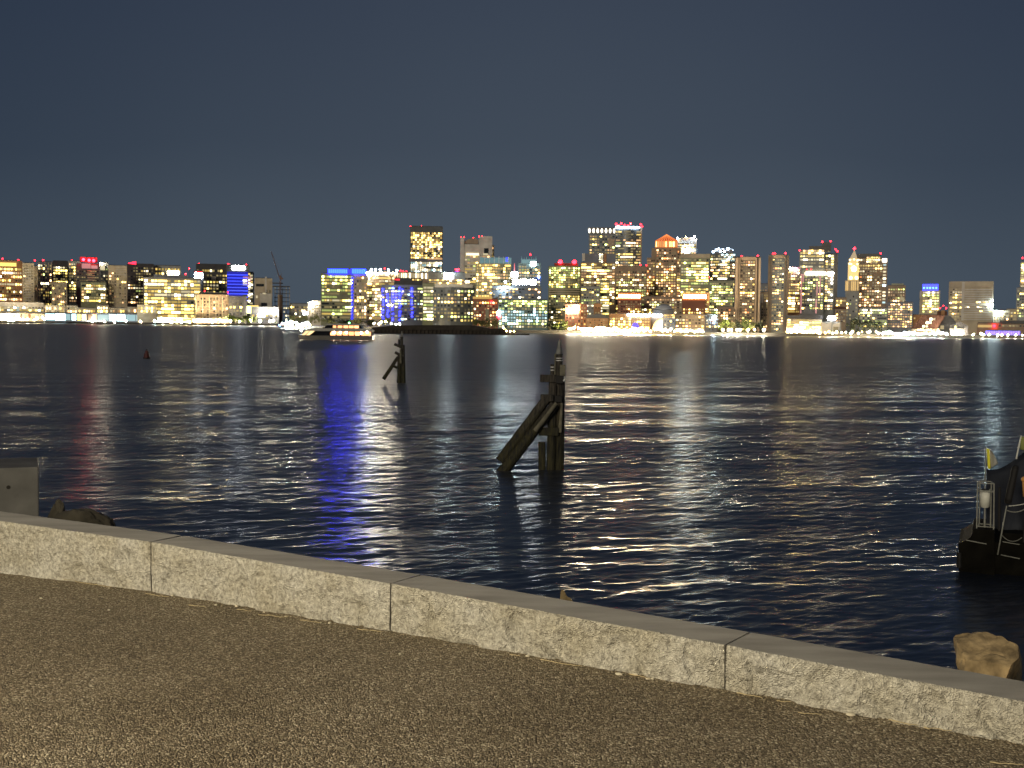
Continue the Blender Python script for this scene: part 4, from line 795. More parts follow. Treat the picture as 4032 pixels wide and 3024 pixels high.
for x, y in ((3345, 1024), (3361, 1022), (3374, 1026), (3343, 1038), (3350, 1040), (3374, 1040)): b.ball('flood_lamp', x, y, 3.2, FLOODY, y=.6)
b.ball('warning_light', 3361, 979, 5, BEACON, y=1)
b = B('office_tower', 'brown office tower with a black roof slab beside the clock tower', 3374, 3478, 1016, 1110, 'brown stone'); b.box('black_roof', 3374, 3466, 999, 1013, 'black cladding', 0, 14); b.wins(9.4, 11, .7, .55, .46, 'res', y0=1018, y1=1240, row=.7); b.beacons((3467, 997), r=5); b.wins(9, 9, .85, .7, .85, 'warm', y0=1010, y1=1034, x0=3412, x1=3466, unlit=0)
b = B('office_tower', 'slim stair-lit shaft of white windows beside the brown office tower', 3474, 3495, 1018, 1100, 'brown stone'); b.wins(16, 13, .85, .55, .78, (('white', .7), ('cyan', .3)), y0=1036, y1=1250, unlit=.3); b.box('lit_cap', 3474, 3492, 1018, 1032, SIGNCAP, .6, .5)
b = B('office_block', 'stone block with a green roof and one lit gable', 3494, 3566, 1124, 1050, 'brown stone'); b.wins(9, 10.6, .6, .5, .44, 'mix', y0=1134, y1=1190); b.box('green_roof', 3510, 3558, 1116, 1125, 'olive glass', -1, 10); b.prism('lit_gable', [(3534, 1183), (3568, 1183), (3551, 1165)], GL['dim'], .8, .5)
b = B('office_block', 'terraced dark block with warm floor rows stepping down to the wharf', 3494, 3596, 1190, 985, 'slate cladding'); b.wins(9.8, 10, .72, .52, .66, (('yellow', .5), ('warm', .4), ('white', .1)), y0=1194, y1=1290, row=.5)
b = B('office_block', 'low greenish lit block above the dark waterfront tree', 3384, 3496, 1212, 970, 'grey cladding'); b.wins(10, 11, .75, .5, .60, 'green', y0=1216, y1=1290, row=.6, wide=.3)
b = B('apartment_block', 'small brown hall with clustered yellow lights beside the clock tower foot', 3290, 3334, 1172, 985, 'brown stone'); b.wins(8, 9, .75, .7, .82, (('yellow', .7), ('gold', .3)), y0=1180, y1=1206, unlit=0); b.prism('sloped_roof', [(3276, 1216), (3334, 1216), (3334, 1208), (3290, 1206)], 'rust roof', 1, 4); b.wins(10, 12, .6, .5, .4, 'warm', y0=1220, y1=1270)
b = B('office_tower', 'small tower with a bright blue lit drum on top', 3622, 3702, 1144, 1040, 'tan concrete'); b.wins(9, 11, .82, .58, .72, (('yellow', .45), ('green', .25), ('white', .3)), y0=1147, y1=1232, x0=3634, x1=3698, row=.5); b.box('blue_drum', 3632, 3694, 1119, 1144, glow('blue drum light', (.004, .016, 1), 3.5, 1, 1), .3, 8)
for x in (3638, 3651, 3662, 3674, 3686): b.ball('blue_lamp', x, 1134, 4, glow('blue drum lamp', (.03, .09, 1), 16, 1, 1))
b = B('office_slab', 'wide beige concrete slab with horizontal louvre floors standing apart', 3737, 3912, 1110, 1090, 'tan concrete'); b.box('plain_top', 3738, 3911, 1108, 1130, 'tan concrete', 1.0, 5)
for y in range(1138, 1262, 9): b.box('floor_band', 3800, 3908, y, y + 4, 'pale concrete', .9, .6)
b.wins(9.5, 10.5, .7, .5, .22, 'warm', y0=1134, y1=1262, x0=3741, x1=3792, row=.9); b.wins(9.5, 9, .85, .62, .72, (('yellow', .5), ('white', .5)), y0=1184, y1=1194, x0=3846, x1=3908, unlit=0); b.wins(9.5, 9, .85, .62, .8, 'white', y0=1206, y1=1216, x0=3742, x1=3908, unlit=0); b.wins(9.5, 9, .85, .6, .55, 'warm', y0=1184, y1=1194, x0=3742, x1=3792, unlit=0); b.wins(12, 9, .85, .6, .3, 'green', y0=1219, y1=1228, x0=3800, x1=3908, unlit=0); b.box('corner_pier', 3788, 3799, 1110, 1262, 'pale concrete', 1.4, 1); b.ball('corner_lamp', 3909, 1200, 5, LAMPC)
b = B('office_tower', 'tower cut by the frame edge with a red light on its roof', 4003, 4110, 1133, 1060, 'grey cladding'); b.wins(9, 11, .7, .5, .4, 'green', y1=1250); b.box('upper_shaft', 4016, 4100, 1032, 1134, 'tan concrete', -1, 14); b.wins(9, 10.5, .72, .55, .66, (('yellow', .4), ('white', .4), ('green', .2)), y0=1038, y1=1132, x0=4019, x1=4090); b.beacons((4022, 1015), r=5.4)
b = B('apartment_block', 'low tan block with a white flood light beside the beige slab', 3912, 3975, 1222, 1010, 'tan concrete'); b.wins(10, 11, .6, .5, .4, 'warm', y1=1262); b.ball('flood_light', 3926, 1228, 5, LAMPC)
b = B('apartment_block', 'small dim tan block at the foot of the edge tower', 3962, 4006, 1217, 1030, 'tan concrete'); b.wins(11, 12, .6, .5, .45, 'warm', y0=1226, y1=1262)
# wharves at the east end
b = B('wharf_house', 'red-brown wharf house with a long pitched roof and pairs of lit dormers', 3588, 3700, 1292, 900, 'tan concrete', depth=12); b.prism('pitched_roof', [(3584, 1296), (3632, 1242), (3720, 1241), (3690, 1294)], 'rust roof', 1.2, 10); b.wins(10, 8, .8, .7, .8, 'white', y0=1294, y1=1303, unlit=0)
for x, y in ((3660, 1253), (3672, 1252), (3646, 1267), (3658, 1266), (3632, 1281), (3644, 1281)): b.box('dormer', x, x + 9, y, y + 8, GL['white'], 1.8, .6)
b = B('wharf_house', 'black gabled wharf house with a few lit windows beside the red roof', 3690, 3764, 1270, 905, 'black cladding', depth=12); b.prism('gable_roof', [(3686, 1272), (3768, 1272), (3742, 1244), (3724, 1241)], 'black cladding', .6, 11); b.box('window', 3703, 3717, 1282, 1296, GL['dim'], .8, .3); b.wins(13, 12, .5, .5, .5, 'warm', y0=1254, y1=1268, x0=3705, x1=3745, unlit=.2)
b = B('wharf_house', 'small dark gabled wharf house with a star-shaped light on its front', 3740, 3812, 1284, 886, 'black cladding', depth=10); b.prism('gable_roof', [(3736, 1286), (3816, 1286), (3778, 1264)], 'black cladding', .6, 9); b.box('light_bar', 3740, 3792, 1293, 1297, GL['white'], .8, .3); b.box('light_bar', 3760, 3765, 1284, 1310, GL['yellow'], .9, .3)
for x in (3728, 3754, 3769, 3783): b.ball('door_lamp', x, 1316, 6, LAMPW)
b = B('wharf_hall', 'long low hall with a dark roof and a red lamp above the violet-lit quay', 3846, 4110, 1272, 950, 'brown stone', depth=14); b.box('dark_roof', 3935, 4110, 1262, 1274, 'black cladding', 1, 14); b.box('lit_front', 3850, 3906, 1280, 1290, GL['gold'], .5, .4); b.ball('red_lamp', 3915, 1284, 7, ROOFRED); b.wins(14, 10, .6, .5, .3, 'warm', y0=1276, y1=1290, x0=3930)
b = B('quay_canopy', 'low canopy along the quay with violet-blue lights', 3878, 4018, 1302, 875, 'slate cladding', depth=5)
for k in range(14): b.box('violet_light', 3882 + k * 9.6, 3890 + k * 9.6, 1304, 1317, PURPLE, .4, .3)
b = B('chimney_house', 'small house with a square lit chimney top and red lights above the wharf roof', 3690, 3730, 1226, 960, 'rust roof'); b.box('chimney', 3706, 3720, 1222, 1240, 'orange brick', 2, 3); b.beacons((3714, 1204), (3702, 1213), (3725, 1213), r=3.8)
b = B('wharf_house', 'low tan roofed range behind the red pitched wharf roof', 3592, 3700, 1240, 985, 'orange brick'); b.wins(12, 12, .5, .5, .3, 'white', y1=1260)
# downtown waterfront
b = B('brick_warehouse', 'red brick waterfront block with a bay-windowed stair tower', 2226, 2312, 1198, 920, 'red brick'); b.wins(11, 13.5, .56, .6, .26, 'brown', y0=1206, y1=1282); 
for x in (2285, 2296): b.box('brick_pier', x, x + 4, 1196, 1288, 'orange brick', 1.0, .6)
for x, y in ((2238, 1223), (2249, 1223), (2269, 1212), (2267, 1223)): b.ball('wall_lamp', x, y, 3.6, LAMPW)
b = B('brick_block', 'plain orange brick shaft beside the red brick waterfront block', 2338, 2367, 1195, 930, 'orange brick', depth=6); b.wins(14, 20, .4, .3, .1, 'dim')
b = B('brick_house', 'low brick range with a dark hipped roof behind the bright quay lamps', 2308, 2394, 1252, 905, 'orange brick'); b.wins(9, 11, .6, .5, .22, 'dim', y0=1256, y1=1284); b.prism('hipped_roof', [(2302, 1253), (2398, 1253), (2380, 1240), (2350, 1234), (2336, 1240)], 'black cladding', .8, 8)
b = B('market_hall', 'brightly lit hall with blue-white lights above gold windows at the water', 2398, 2562, 1236, 908, 'orange brick'); b.wins(10.4, 10.8, .72, .66, .86, (('gold', .45), ('yellow', .4), ('white', .15)), y0=1250, y1=1294, row=.2)
for k in range(9): b.ball('cool_lamp', 2474 + k * 10.3, 1240 + (k % 2) * 2, 5.0, COOLLAMP)
b.prism('blue_tent', [(2488, 1288), (2516, 1288), (2510, 1272), (2494, 1272)], glow('blue tent light', (.05, .03, 1), 2.5, 1, 1), 2, 1)
b = B('arch_building', 'waterfront building with a tall glowing archway below a dark dome', 2562, 2640, 1236, 912, 'brown stone'); b.wins(10, 11, .6, .5, .4, 'warm', y0=1240, y1=1252, x0=2612)
arch = [(2569, 1302)] + [(2569 + 41 * (1 - math.cos(t)) / 1.0, 1302 - 47 * math.sin(t)) for t in [i * math.pi / 2 / 8 for i in range(1, 9)]] + [(2610, 1302)]
b.prism('archway', arch, glow('lit archway', (1, .66, .24), 3.2, 1, 1), .6, .4); b.prism('archway_inner', [(2588, 1302), (2592, 1276), (2602, 1264), (2610, 1262), (2610, 1302)], glow('arch inner light', (.55, .95, 1), 2.0, 1, 1), 1.0, .4)
for x in (2572, 2581, 2592, 2602): b.ball('cool_lamp', x, 1242, 5.0, COOLLAMP)
dm = MB().ball((0, 0, 0), 1, 16, 8).mesh('dome', WALLS['slate cladding'], True); inst('dome', dm, b.o, (b.X(2612), 6, b.Z(1222)), (38 * b.kx, 5, 26 * b.kz)); b.box('drum', 2572, 2652, 1220, 1238, 'black cladding', -.6, 10)
b = B('rotunda', 'dark round corner building with a lit upper gallery beside the archway', 2612, 2660, 1246, 895, 'slate cladding', round_=True, depth=6); b.wins(10, 9, .9, .7, .95, (('gold', 1),), y0=1238, y1=1253, unlit=0); b.wins(12, 14, .5, .5, .2, 'warm', y0=1258, y1=1300)
b = B('wharf_hotel', 'long tan wharf hotel with bright shop fronts along the water', 2658, 2776, 1238, 900, 'brown stone'); b.wins(12, 13, .7, .55, .60, 'warm', y0=1242, y1=1290, row=.5); b.wins(13, 13, .9, .8, .95, (('white', .5), ('yellow', .5)), y0=1292, y1=1306, unlit=0)
b = B('glass_block', 'black glass waterfront block with a blue and white sign', 2776, 2826, 1238, 890, 'black cladding'); b.wins(12, 12, .6, .5, .32, 'mix', y0=1244, y1=1304); b.ball('sign_lamp', 2811, 1254, 5, LAMPC); b.ball('sign_lamp', 2811, 1271, 4, LAMPB)
b = B('apartment_block', 'warm-windowed brown block behind the waterfront trees', 2824, 2902, 1208, 930, 'brown stone'); b.wins(10, 11.5, .62, .55, .46, 'res', y1=1292)

# ------------------------------------------------------------------ quay lamps
POLE = MB().tube((0, 0, 0), (0, 0, 1), 1, 1, 5).mesh('pole', WALLS['black cladding'])
def quay_lamp(px, py, D, m, label, group, r=5.0, zb=None):
    p = at(px, py, D); zb = zb if zb is not None else (Z_SEA if D > 1900 else Z_MID if D > 1235 else Z_DT)
    if p.z < zb + .4: p.z = zb + .4
    o = tag(empty('quay_lamp', (p.x, p.y, zb)), label, 'lamp', group); k = D / F_PX
    inst('pole', POLE, o, (0, 0, 0), (.5 * k, .5 * k, p.z - zb)); inst('globe', ball_mesh(m), o, (0, 0, p.z - zb), (r * k * .46,) * 3)
r = random.Random(41)
def lamps(x0, x1, n, y, dy, D, mats, label, group, rr=(3.2, 6.2)):
    for i in range(n):
        px = x0 + (x1 - x0) * (i + r.uniform(.15, .85)) / n
        quay_lamp(px, y + (px - x0) * .004 + r.uniform(-dy, dy), D - r.uniform(0, 6), r.choice(mats), label, group, r.uniform(*rr))
lamps(0, 180, 9, 1257, 5, 2008, (LAMPW, LAMPY), 'small bright lamp on the quay below the pale terminal', 'lamps on the terminal quay')
lamps(190, 620, 9, 1264, 3, 2007, (LAMPW, LAMPC), 'small bright lamp on the quay before the cyan-lit shed', 'lamps on the shed quay')
lamps(620, 890, 16, 1262, 6, 2008, (LAMPW, LAMPY), 'bright lamp on the quay below the yellow office block and brown warehouse', 'lamps on the warehouse quay', (4.5, 8))
for x in (842, 878, 908, 944, 988, 1024, 1063, 1076): quay_lamp(x, 1264 + r.uniform(-2, 2), 2008, LAMPW, 'round white lamp on the quay among green trees beside the warehouse', 'lamps among the quay trees', 5.4)
lamps(1110, 1225, 14, 1273, 7, 1236, (LAMPW, LAMPW, LAMPC), 'dense white lamp on the quay behind the bow of the ferry', 'lamps on the channel quay', (4, 8))
quay_lamp(1101, 1289, 1236, LAMPB, 'single deep blue lamp at the water west of the ferry', None, 6); quay_lamp(1147, 1288, 1236, LAMPC, 'single pale blue lamp at the water just ahead of the ferry', None, 5)
for x, y in ((1473, 1273), (1492, 1275), (1501, 1268), (1518, 1266), (1540, 1274), (1558, 1277), (1573, 1276)): quay_lamp(x, y, 1236, LAMPW if x % 2 else LAMPY, 'bright lamp behind the ferry stern below the blue string lights', 'lamps behind the ferry stern', 5)
lamps(2235, 2300, 7, 1290, 5, 858, (LAMPW, LAMPY), 'white lamp on the quay below the red brick waterfront block', 'lamps by the brick block')
lamps(2290, 2400, 16, 1297, 6, 856, (LAMPW, LAMPW, LAMPY), 'brilliant lamp in the cluster on the quay below the hipped-roof brick range', 'brilliant quay lamp cluster', (6, 11.5))
lamps(2400, 2560, 22, 1300, 8, 856, (LAMPW, LAMPO, LAMPY, LAMPW), 'bright lamp on the quay before the brightly lit market hall', 'lamps before the market hall', (5.5, 10.5))
lamps(2560, 2660, 9, 1300, 7, 856, (LAMPW, LAMPO, LAMPY), 'bright lamp on the quay in front of the glowing archway', 'lamps before the archway', (5, 8.5))
lamps(2660, 2776, 9, 1305, 4, 856, (LAMPW, LAMPC, LAMPY), 'lamp on the quay before the wharf hotel shop fronts', 'lamps before the wharf hotel')
for x, rr in ((2846, 7), (2868, 6), (2879, 6), (2903, 7), (2914, 7), (2945, 6), (2972, 4), (3008, 8)): quay_lamp(x, 1299, 858, LAMPW, 'round white lamp under the waterfront trees beside the tall slabs', 'lamps under the waterfront trees', rr)
lamps(3220, 3470, 15, 1308, 4, 858, (LAMPY, LAMPO, LAMPW), 'small warm lamp on the quay between the pavilion and the dark tree', 'lamps on the tree quay', (3, 5.6))
lamps(3470, 3600, 18, 1313, 10, 857, (LAMPW, LAMPC, LAMPY), 'bright lamp in the crowd of lights below the terraced dark block', 'lamps below the terraced block', (2.6, 5.2))
lamps(3590, 3720, 14, 1312, 8, 857, (LAMPC, LAMPW, LAMPC), 'bright cool lamp on the wharf below the red pitched roof', 'lamps below the red roof', (2.2, 4.4))
lamps(3820, 4032, 9, 1318, 6, 857, (LAMPW, LAMPC), 'white lamp on the quay by the violet lights', 'lamps on the violet quay', (2.2, 4.2))
quay_lamp(3623, 1331, 856, LAMPR, 'single red lamp at the water below the red pitched roof', None, 5); quay_lamp(3945, 1335, 856, LAMPO, 'single orange lamp at the water by the violet quay', None, 6)

# ------------------------------------------------------------------ trees on the far shore
LEAF = {k: mat('foliage ' + k, c, .7, var=.5, scale=.3) for k, c in (('lit', (.10, .13, .03)), ('olive', (.10, .10, .035)), ('dark', (.022, .028, .014)))}  # lit and dark kinds carry lamplight and shade in the leaf colour
BARK = mat('bark', (.06, .045, .03), .9)
CROWNS = {}
def crown_mesh(kind, v):
    if (kind, v) not in CROWNS:
        rr = random.Random(v * 17 + 3); m = MB(); cl = [(Vector((rr.gauss(0, .42), rr.gauss(0, .4), rr.gauss(0, .34))), rr.uniform(.28, .5)) for _ in range(16)]
        for _ in range(620):
            c, R = rr.choice(cl); d = Vector((rr.gauss(0, 1), rr.gauss(0, 1), rr.gauss(0, 1))).normalized() * R * rr.uniform(.5, 1); p = c + d; s = rr.uniform(.05, .11)
            a = Vector((rr.gauss(0, 1), rr.gauss(0, 1), rr.gauss(0, 1))).normalized(); u = a.orthogonal().normalized() * s; w_ = a.cross(u).normalized() * s * .7
            m.poly([p - u - w_, p + u - w_, p + u + w_, p - u + w_], [(0, 1, 2, 3)])
        CROWNS[(kind, v)] = m.mesh('crown', LEAF[kind])
    return CROWNS[(kind, v)]
TRUNK = MB().tube((0, 0, 0), (0, 0, 1), 1, .55, 7).tube((0, 0, .6), (2.2, 0, 1.1), .5, .25, 5).tube((0, 0, .65), (-2, .8, 1.15), .45, .2, 5).mesh('trunk', BARK)
tr = random.Random(9)
def tree(x0, x1, yt, yb, D, kind, label, group=None):
    c = at((x0 + x1) / 2, yb, D); k = D / F_PX; h = (yb - yt) * k; wd_ = (x1 - x0) * k
    zb = Z_SEA if D > 1900 else Z_MID if D > 1235 else Z_DT; zb = max(c.z, zb) if D > 800 else c.z
    o = tag(empty('tree', (c.x, c.y, zb)), label, 'tree', group)
    inst('trunk', TRUNK, o, (0, 0, 0), (h * .03, h * .03, h * .6)); inst('crown', crown_mesh(kind, tr.randint(0, 4)), o, (0, 0, h * .58), (wd_ * .52, wd_ * .45, h * .44), (0, 0, tr.uniform(0, 6)))
for i in range(6): tree(892 + i * 19, 922 + i * 19, 1238 + (i % 3) * 5, 1274, 2003, 'lit', 'small green tree with lamplit leaf colour on the quay beside the black rounded block', 'lit trees on the warehouse quay')
for i in range(5): tree(1140 + i * 24, 1172 + i * 24, 1238 + (i % 2) * 8, 1272, 1262, 'olive', 'olive tree on the quay before the pinkish grey block', 'trees before the pink block')
for i in range(5): tree(1262 + i * 55, 1330 + i * 55, 1252 + (i % 2) * 5, 1284, 1258, 'dark' if i % 2 else 'olive', 'dark tree behind the ferry below the blue-crowned tower', 'trees behind the ferry')
for i in range(4): tree(1858 + i * 24, 1892 + i * 24, 1252 + (i % 2) * 7, 1302, 866, 'olive', 'olive tree at the quay corner beside the dark pier', 'trees at the pier corner')
for i in range(3): tree(2146 + i * 28, 2184 + i * 28, 1268 + (i % 2) * 6, 1308, 866, 'dark' if i == 0 else 'lit', 'tree on the quay between the hotel and the red brick block', 'trees beside the hotel')
for i in range(6): tree(2832 + i * 27, 2874 + i * 27, 1254 + (i % 3) * 6, 1306, 868, ('lit', 'olive', 'dark')[i % 3], 'waterfront tree at the foot of the two tall apartment slabs', 'trees below the tall slabs')
for i in range(4): tree(3340 + i * 30, 3386 + i * 30, 1254 + (i % 2) * 6, 1308, 866, 'dark', 'dark tree in the black clump below the greenish lit block', 'dark clump on the quay')

# ------------------------------------------------------------------ dark pier in mid harbour
pm = tag(empty('dark_pier', at(1730, 1316, 690)), 'long unlit timber pier lying dark across the water behind the pilings', 'pier'); pm.location.z = 0; kp = 690 / F_PX
PIERM = mat('dark pier timber', (.03, .025, .02), .9, var=.3, scale=.3)
def pxm(px): return (px - 1730) * kp
def pzm(py): return at(1730, py, 690).z
MB().box(pxm(1462), pxm(1990), 0, 14, pzm(1300), pzm(1291)).build('deck', PIERM, pm)
MB().prism([(pxm(1480), pzm(1291)), (pxm(1900), pzm(1291)), (pxm(1960), pzm(1296)), (pxm(1890), pzm(1283)), (pxm(1860), pzm(1279)), (pxm(1640), pzm(1281)), (pxm(1540), pzm(1284))], 2, 12).build('shed', PIERM, pm)
for k in range(34):
    x = pxm(1466 + k * 15.6); MB().tube((x, .5, -2), (x, .5, pzm(1297)), .42, .38, 7).build('pile', PIERM, pm)
MB().box(pxm(1462), pxm(1990), 1.2, 1.6, -.5, pzm(1298)).build('fender_wall', PIERM, pm)
MB().box(pxm(1990), pxm(2085), 4, 8, -.4, .9).build('float', PIERM, pm)
for x, y in ((1984, 1292), (1994, 1303), (2009, 1305), (2024, 1304)): quay_lamp(x, y, 700, LAMPO, 'amber lamp at the end of the dark pier', 'amber lamps at the pier end', 5, zb=.6)

# ------------------------------------------------------------------ ferry
FY = 415.0; kf = FY / F_PX
fr = tag(empty('ferry', at(1320, 1337, FY)), 'double-deck passenger ferry with orange lit cabin windows crossing the harbour', 'ferry'); fr.location.z = 0
z0f = at(1320, 1337, FY).z
def fx(px): return (px - 1320) * kf
def fz(py): return at(1320, py, FY).z - z0f
GREYH = mat('ferry grey paint', (.27, .26, .24), .5, var=.1, scale=.3); HULL = mat('ferry hull paint', (.15, .14, .125), .5, var=.15, scale=.3); FBLACK = mat('tinted ferry glass', (.006, .006, .008), .1, var=.1)
CABIN = glow('cabin light', (1, .42, .16), 3.0, .7, 1.4); BOWL = glow('bow saloon light', (1, .66, .30), 1.6, .8, 1.2); CABINW = glow('ferry deck lamp', (1, .82, .58), 80, .7, 1.3)
st = [(1172, .15, 1319), (1186, 1.3, 1320), (1208, 2.4, 1320.5), (1245, 3.2, 1321), (1300, 3.5, 1321.5), (1400, 3.5, 1322), (1470, 3.3, 1322)]
P = []
for px, hw, sy in st:
    bx = px + (10 if px < 1200 else 4 if px < 1230 else 0)
    P += [(fx(px), -hw, fz(sy)), (fx(px), hw, fz(sy)), (fx(bx), -hw * .75, -.6), (fx(bx), hw * .75, -.6)]
Fc = []
for i in range(len(st) - 1):
    a, b_ = i * 4, i * 4 + 4; Fc += [(a, b_, b_ + 1, a + 1), (a + 2, b_ + 2, b_, a), (a + 1, b_ + 1, b_ + 3, a + 3), (a + 3, b_ + 3, b_ + 2, a + 2)]
Fc += [(0, 1, 3, 2), tuple(len(P) - 4 + k for k in (0, 2, 3, 1))]
MB().poly(P, Fc).build('hull', HULL, fr)
def fpr(name, pts, m, y0, y1):
    q = [(fx(x), fz(y)) for x, y in pts]
    if sum(q[i][0] * q[(i + 1) % len(q)][1] - q[(i + 1) % len(q)][0] * q[i][1] for i in range(len(q))) < 0: q.reverse()
    return MB().prism(q, y0, y1).build(name, m, fr)
fpr('lower_cabin', [(1200, 1321), (1214, 1302), (1468, 1302), (1466, 1321)], FBLACK, -3.0, 3.0)
fpr('lower_roof', [(1200, 1303), (1208, 1296), (1240, 1292), (1440, 1292), (1462, 1294), (1469, 1300), (1468, 1303)], GREYH, -3.5, 3.5)
fpr('bow_window', [(1194, 1320), (1210, 1303), (1224, 1303), (1208, 1320)], BOWL, -3.12, -2.9); fpr('bow_window', [(1211, 1320), (1227, 1303), (1246, 1303), (1224, 1320)], BOWL, -3.12, -2.9)
for xa, xb in ((1305, 1326), (1329, 1350), (1353, 1374), (1377, 1398), (1401, 1421), (1425, 1464)):
    fpr('cabin_window', [(xa + 3, 1319.5), (xa, 1315), (xa + (5 if xa < 1310 else 0), 1304.5), (xb, 1304.5), (xb, 1319.5)], CABIN, -3.12, -2.9)
for x, y in ((1193, 1301), (1321, 1308), (1345, 1308), (1369, 1308), (1427, 1309), (1450, 1305)): inst('deck_lamp', ball_mesh(CABINW), fr, (fx(x), -3.35, fz(y)), (3.6 * kf,) * 3)
fpr('upper_cabin', [(1272, 1293), (1294, 1279), (1422, 1279), (1430, 1293)], FBLACK, -2.6, 2.6)
fpr('upper_roof', [(1284, 1279.5), (1296, 1274), (1425, 1274), (1442, 1279.5)], GREYH, -3.0, 3.0)
for xa, xb, k in ((1316, 1328, .5), (1334, 1352, 1), (1357, 1375, 1), (1378, 1396, 1), (1399, 1416, 1)): fpr('cabin_window', [(xa, 1290.5), (xa, 1281), (xb, 1281), (xb, 1290.5)], CABIN, -2.72, -2.5)
MB().tube((fx(1375), 0, fz(1274)), (fx(1375), 0, fz(1262)), .12, .08, 6).build('mast', GREYH, fr); inst('mast_light', ball_mesh(glow('green mast light', (.2, 1, .3), 25, 1, 1)), fr, (fx(1375), -.3, fz(1270)), (2.4 * kf,) * 3)
m = MB()
for x in range(1440, 1470, 6): m.tube((fx(x), -3.2, fz(1292)), (fx(x), -3.2, fz(1284)), .05, .05, 4)
m.tube((fx(1436), -3.2, fz(1284)), (fx(1468), -3.2, fz(1285)), .06, .06, 4); m.build('stern_rail', GREYH, fr)
m = MB()
for x in range(1176, 1200, 6): m.tube((fx(x), -1.0, fz(1320)), (fx(x), -1.0, fz(1311)), .05, .05, 4)
m.tube((fx(1174), -1.0, fz(1311)), (fx(1200), -1.0, fz(1311)), .06, .06, 4); m.build('bow_rail', GREYH, fr)

# ------------------------------------------------------------------ buoy
bp = at(578, 1411, 182); kb = 182 / F_PX; BRED = mat('buoy red paint', (.06, .010, .009), .6, var=.4, scale=2); BDK = mat('buoy weed', (.012, .012, .012), .9)
by = tag(empty('buoy', (bp.x, bp.y, 0)), 'small dark red channel buoy floating alone on the water', 'buoy')
MB().tube((0, 0, -.5), (0, 0, .22), .56, .56, 16).build('float', BDK, by); MB().tube((0, 0, .22), (0, 0, .85), .48, .40, 16).build('body', BRED, by); MB().tube((0, 0, .85), (0, 0, 1.3), .30, .20, 12).build('top', BRED, by); MB().ball((0, 0, 1.42), .12, 8, 6).build('lantern', BDK, by); MB().tube((.28, 0, .95), (.40, 0, 1.1), .05, .05, 6).build('lifting_ring', BDK, by)

# ------------------------------------------------------------------ timber dolphins
def timber_material():
    m, n, b = newmat('weathered pile timber'); Lk = n.links.new
    g = n.nodes.new('ShaderNodeNewGeometry'); mp = n.nodes.new('ShaderNodeMapping'); mp.inputs['Scale'].default_value = (14, 14, 1.6)
    z = n.nodes.new('ShaderNodeTexNoise'); z.inputs['Scale'].default_value = 1; z.inputs['Detail'].default_value = 6; Lk(g.outputs['Position'], mp.inputs[0]); Lk(mp.outputs[0], z.inputs['Vector'])
    z2 = n.nodes.new('ShaderNodeTexNoise'); z2.inputs['Scale'].default_value = 2.2; z2.inputs['Detail'].default_value = 4; Lk(g.outputs['Position'], z2.inputs['Vector'])
    def ramp(a, c):
        r = n.nodes.new('ShaderNodeValToRGB'); r.color_ramp.elements[0].position = .35; r.color_ramp.elements[1].position = .68; r.color_ramp.elements[0].color = a + (1,); r.color_ramp.elements[1].color = c + (1,); Lk(z.outputs['Fac'], r.inputs[0]); return r
    dry, alg = ramp((.007, .006, .0045), (.062, .052, .038)), ramp((.003, .003, .0012), (.035, .031, .007))
    sp = n.nodes.new('ShaderNodeSeparateXYZ'); Lk(g.outputs['Position'], sp.inputs[0])
    a = n.nodes.new('ShaderNodeMath'); a.operation = 'MULTIPLY_ADD'; a.inputs[1].default_value = 1.8; Lk(z2.outputs['Fac'], a.inputs[0]); Lk(sp.outputs['Z'], a.inputs[2])
    mr = n.nodes.new('ShaderNodeMapRange'); mr.inputs[1].default_value = 2.5; mr.inputs[2].default_value = 3.6; Lk(a.outputs[0], mr.inputs[0])
    mx = n.nodes.new('ShaderNodeMix'); mx.data_type = 'RGBA'; Lk(mr.outputs[0], mx.inputs[0]); Lk(alg.outputs[0], mx.inputs[6]); Lk(dry.outputs[0], mx.inputs[7]); Lk(mx.outputs[2], b.inputs['Base Color'])
    b.inputs['Roughness'].default_value = .85
    bu = n.nodes.new('ShaderNodeBump'); bu.inputs['Strength'].default_value = .9; bu.inputs['Distance'].default_value = .04; Lk(z.outputs['Fac'], bu.inputs['Height']); Lk(bu.outputs[0], b.inputs['Normal'])
    return m
TIM = timber_material(); ZINC = mat('pale zinc pile cap', (.15, .15, .14), .6, .2, var=.25, scale=6); TAPE = mat('white reflective band', (.8, .8, .78), .4, var=.05); IRON = mat('black iron strap', (.012, .011, .01), .7); PLANK = mat('pale weathered plank', (.13, .12, .085), .85, var=.3, scale=5); GAPWATER = mat('pale water gap panel', (.62, .62, .60), .5, var=.08, scale=6)
def dolphin(label, cx, wl, Y):
    c = at(cx, wl, Y); o = tag(empty('mooring_dolphin', (c.x, c.y, 0)), label, 'pilings')
    def q(px, py, dy=0): p = at(px, py, Y) - c; return Vector((p.x, p.y + dy, at(px, py, Y).z))
    k = Y / F_PX
    def pile(name, x0, y0, x1, y1, rpx, dy=0, rpx1=None, m=TIM, rag=.11, n=12, seed=1, parent=None):
        a, b_ = q(x0, y0, dy), q(x1, y1, dy)
        if a.z < .3: a = a + (a - b_).normalized() * 1.2
        return MB().tube(a, b_, rpx * k, (rpx1 or rpx) * k, n, rag, seed).build(name, m, parent or o, smooth=False)
    return o, q, pile, k
o, q, pile, k = dolphin('tall timber mooring dolphin with a pale cap and a heavy double diagonal brace', 2190, 1850, 47.5)
def beam(o, q, name, x0, x1, y0, y1, dy0, dy1, m=TIM, tilt=0):
    a, b_ = q(x0, y1), q(x1, y0); mm = MB().box(a.x, b_.x, a.y + dy0, a.y + dy1, a.z, b_.z).build(name, m, o); bv = mm.modifiers.new('worn', 'BEVEL'); bv.width = .02; bv.segments = 2; return mm
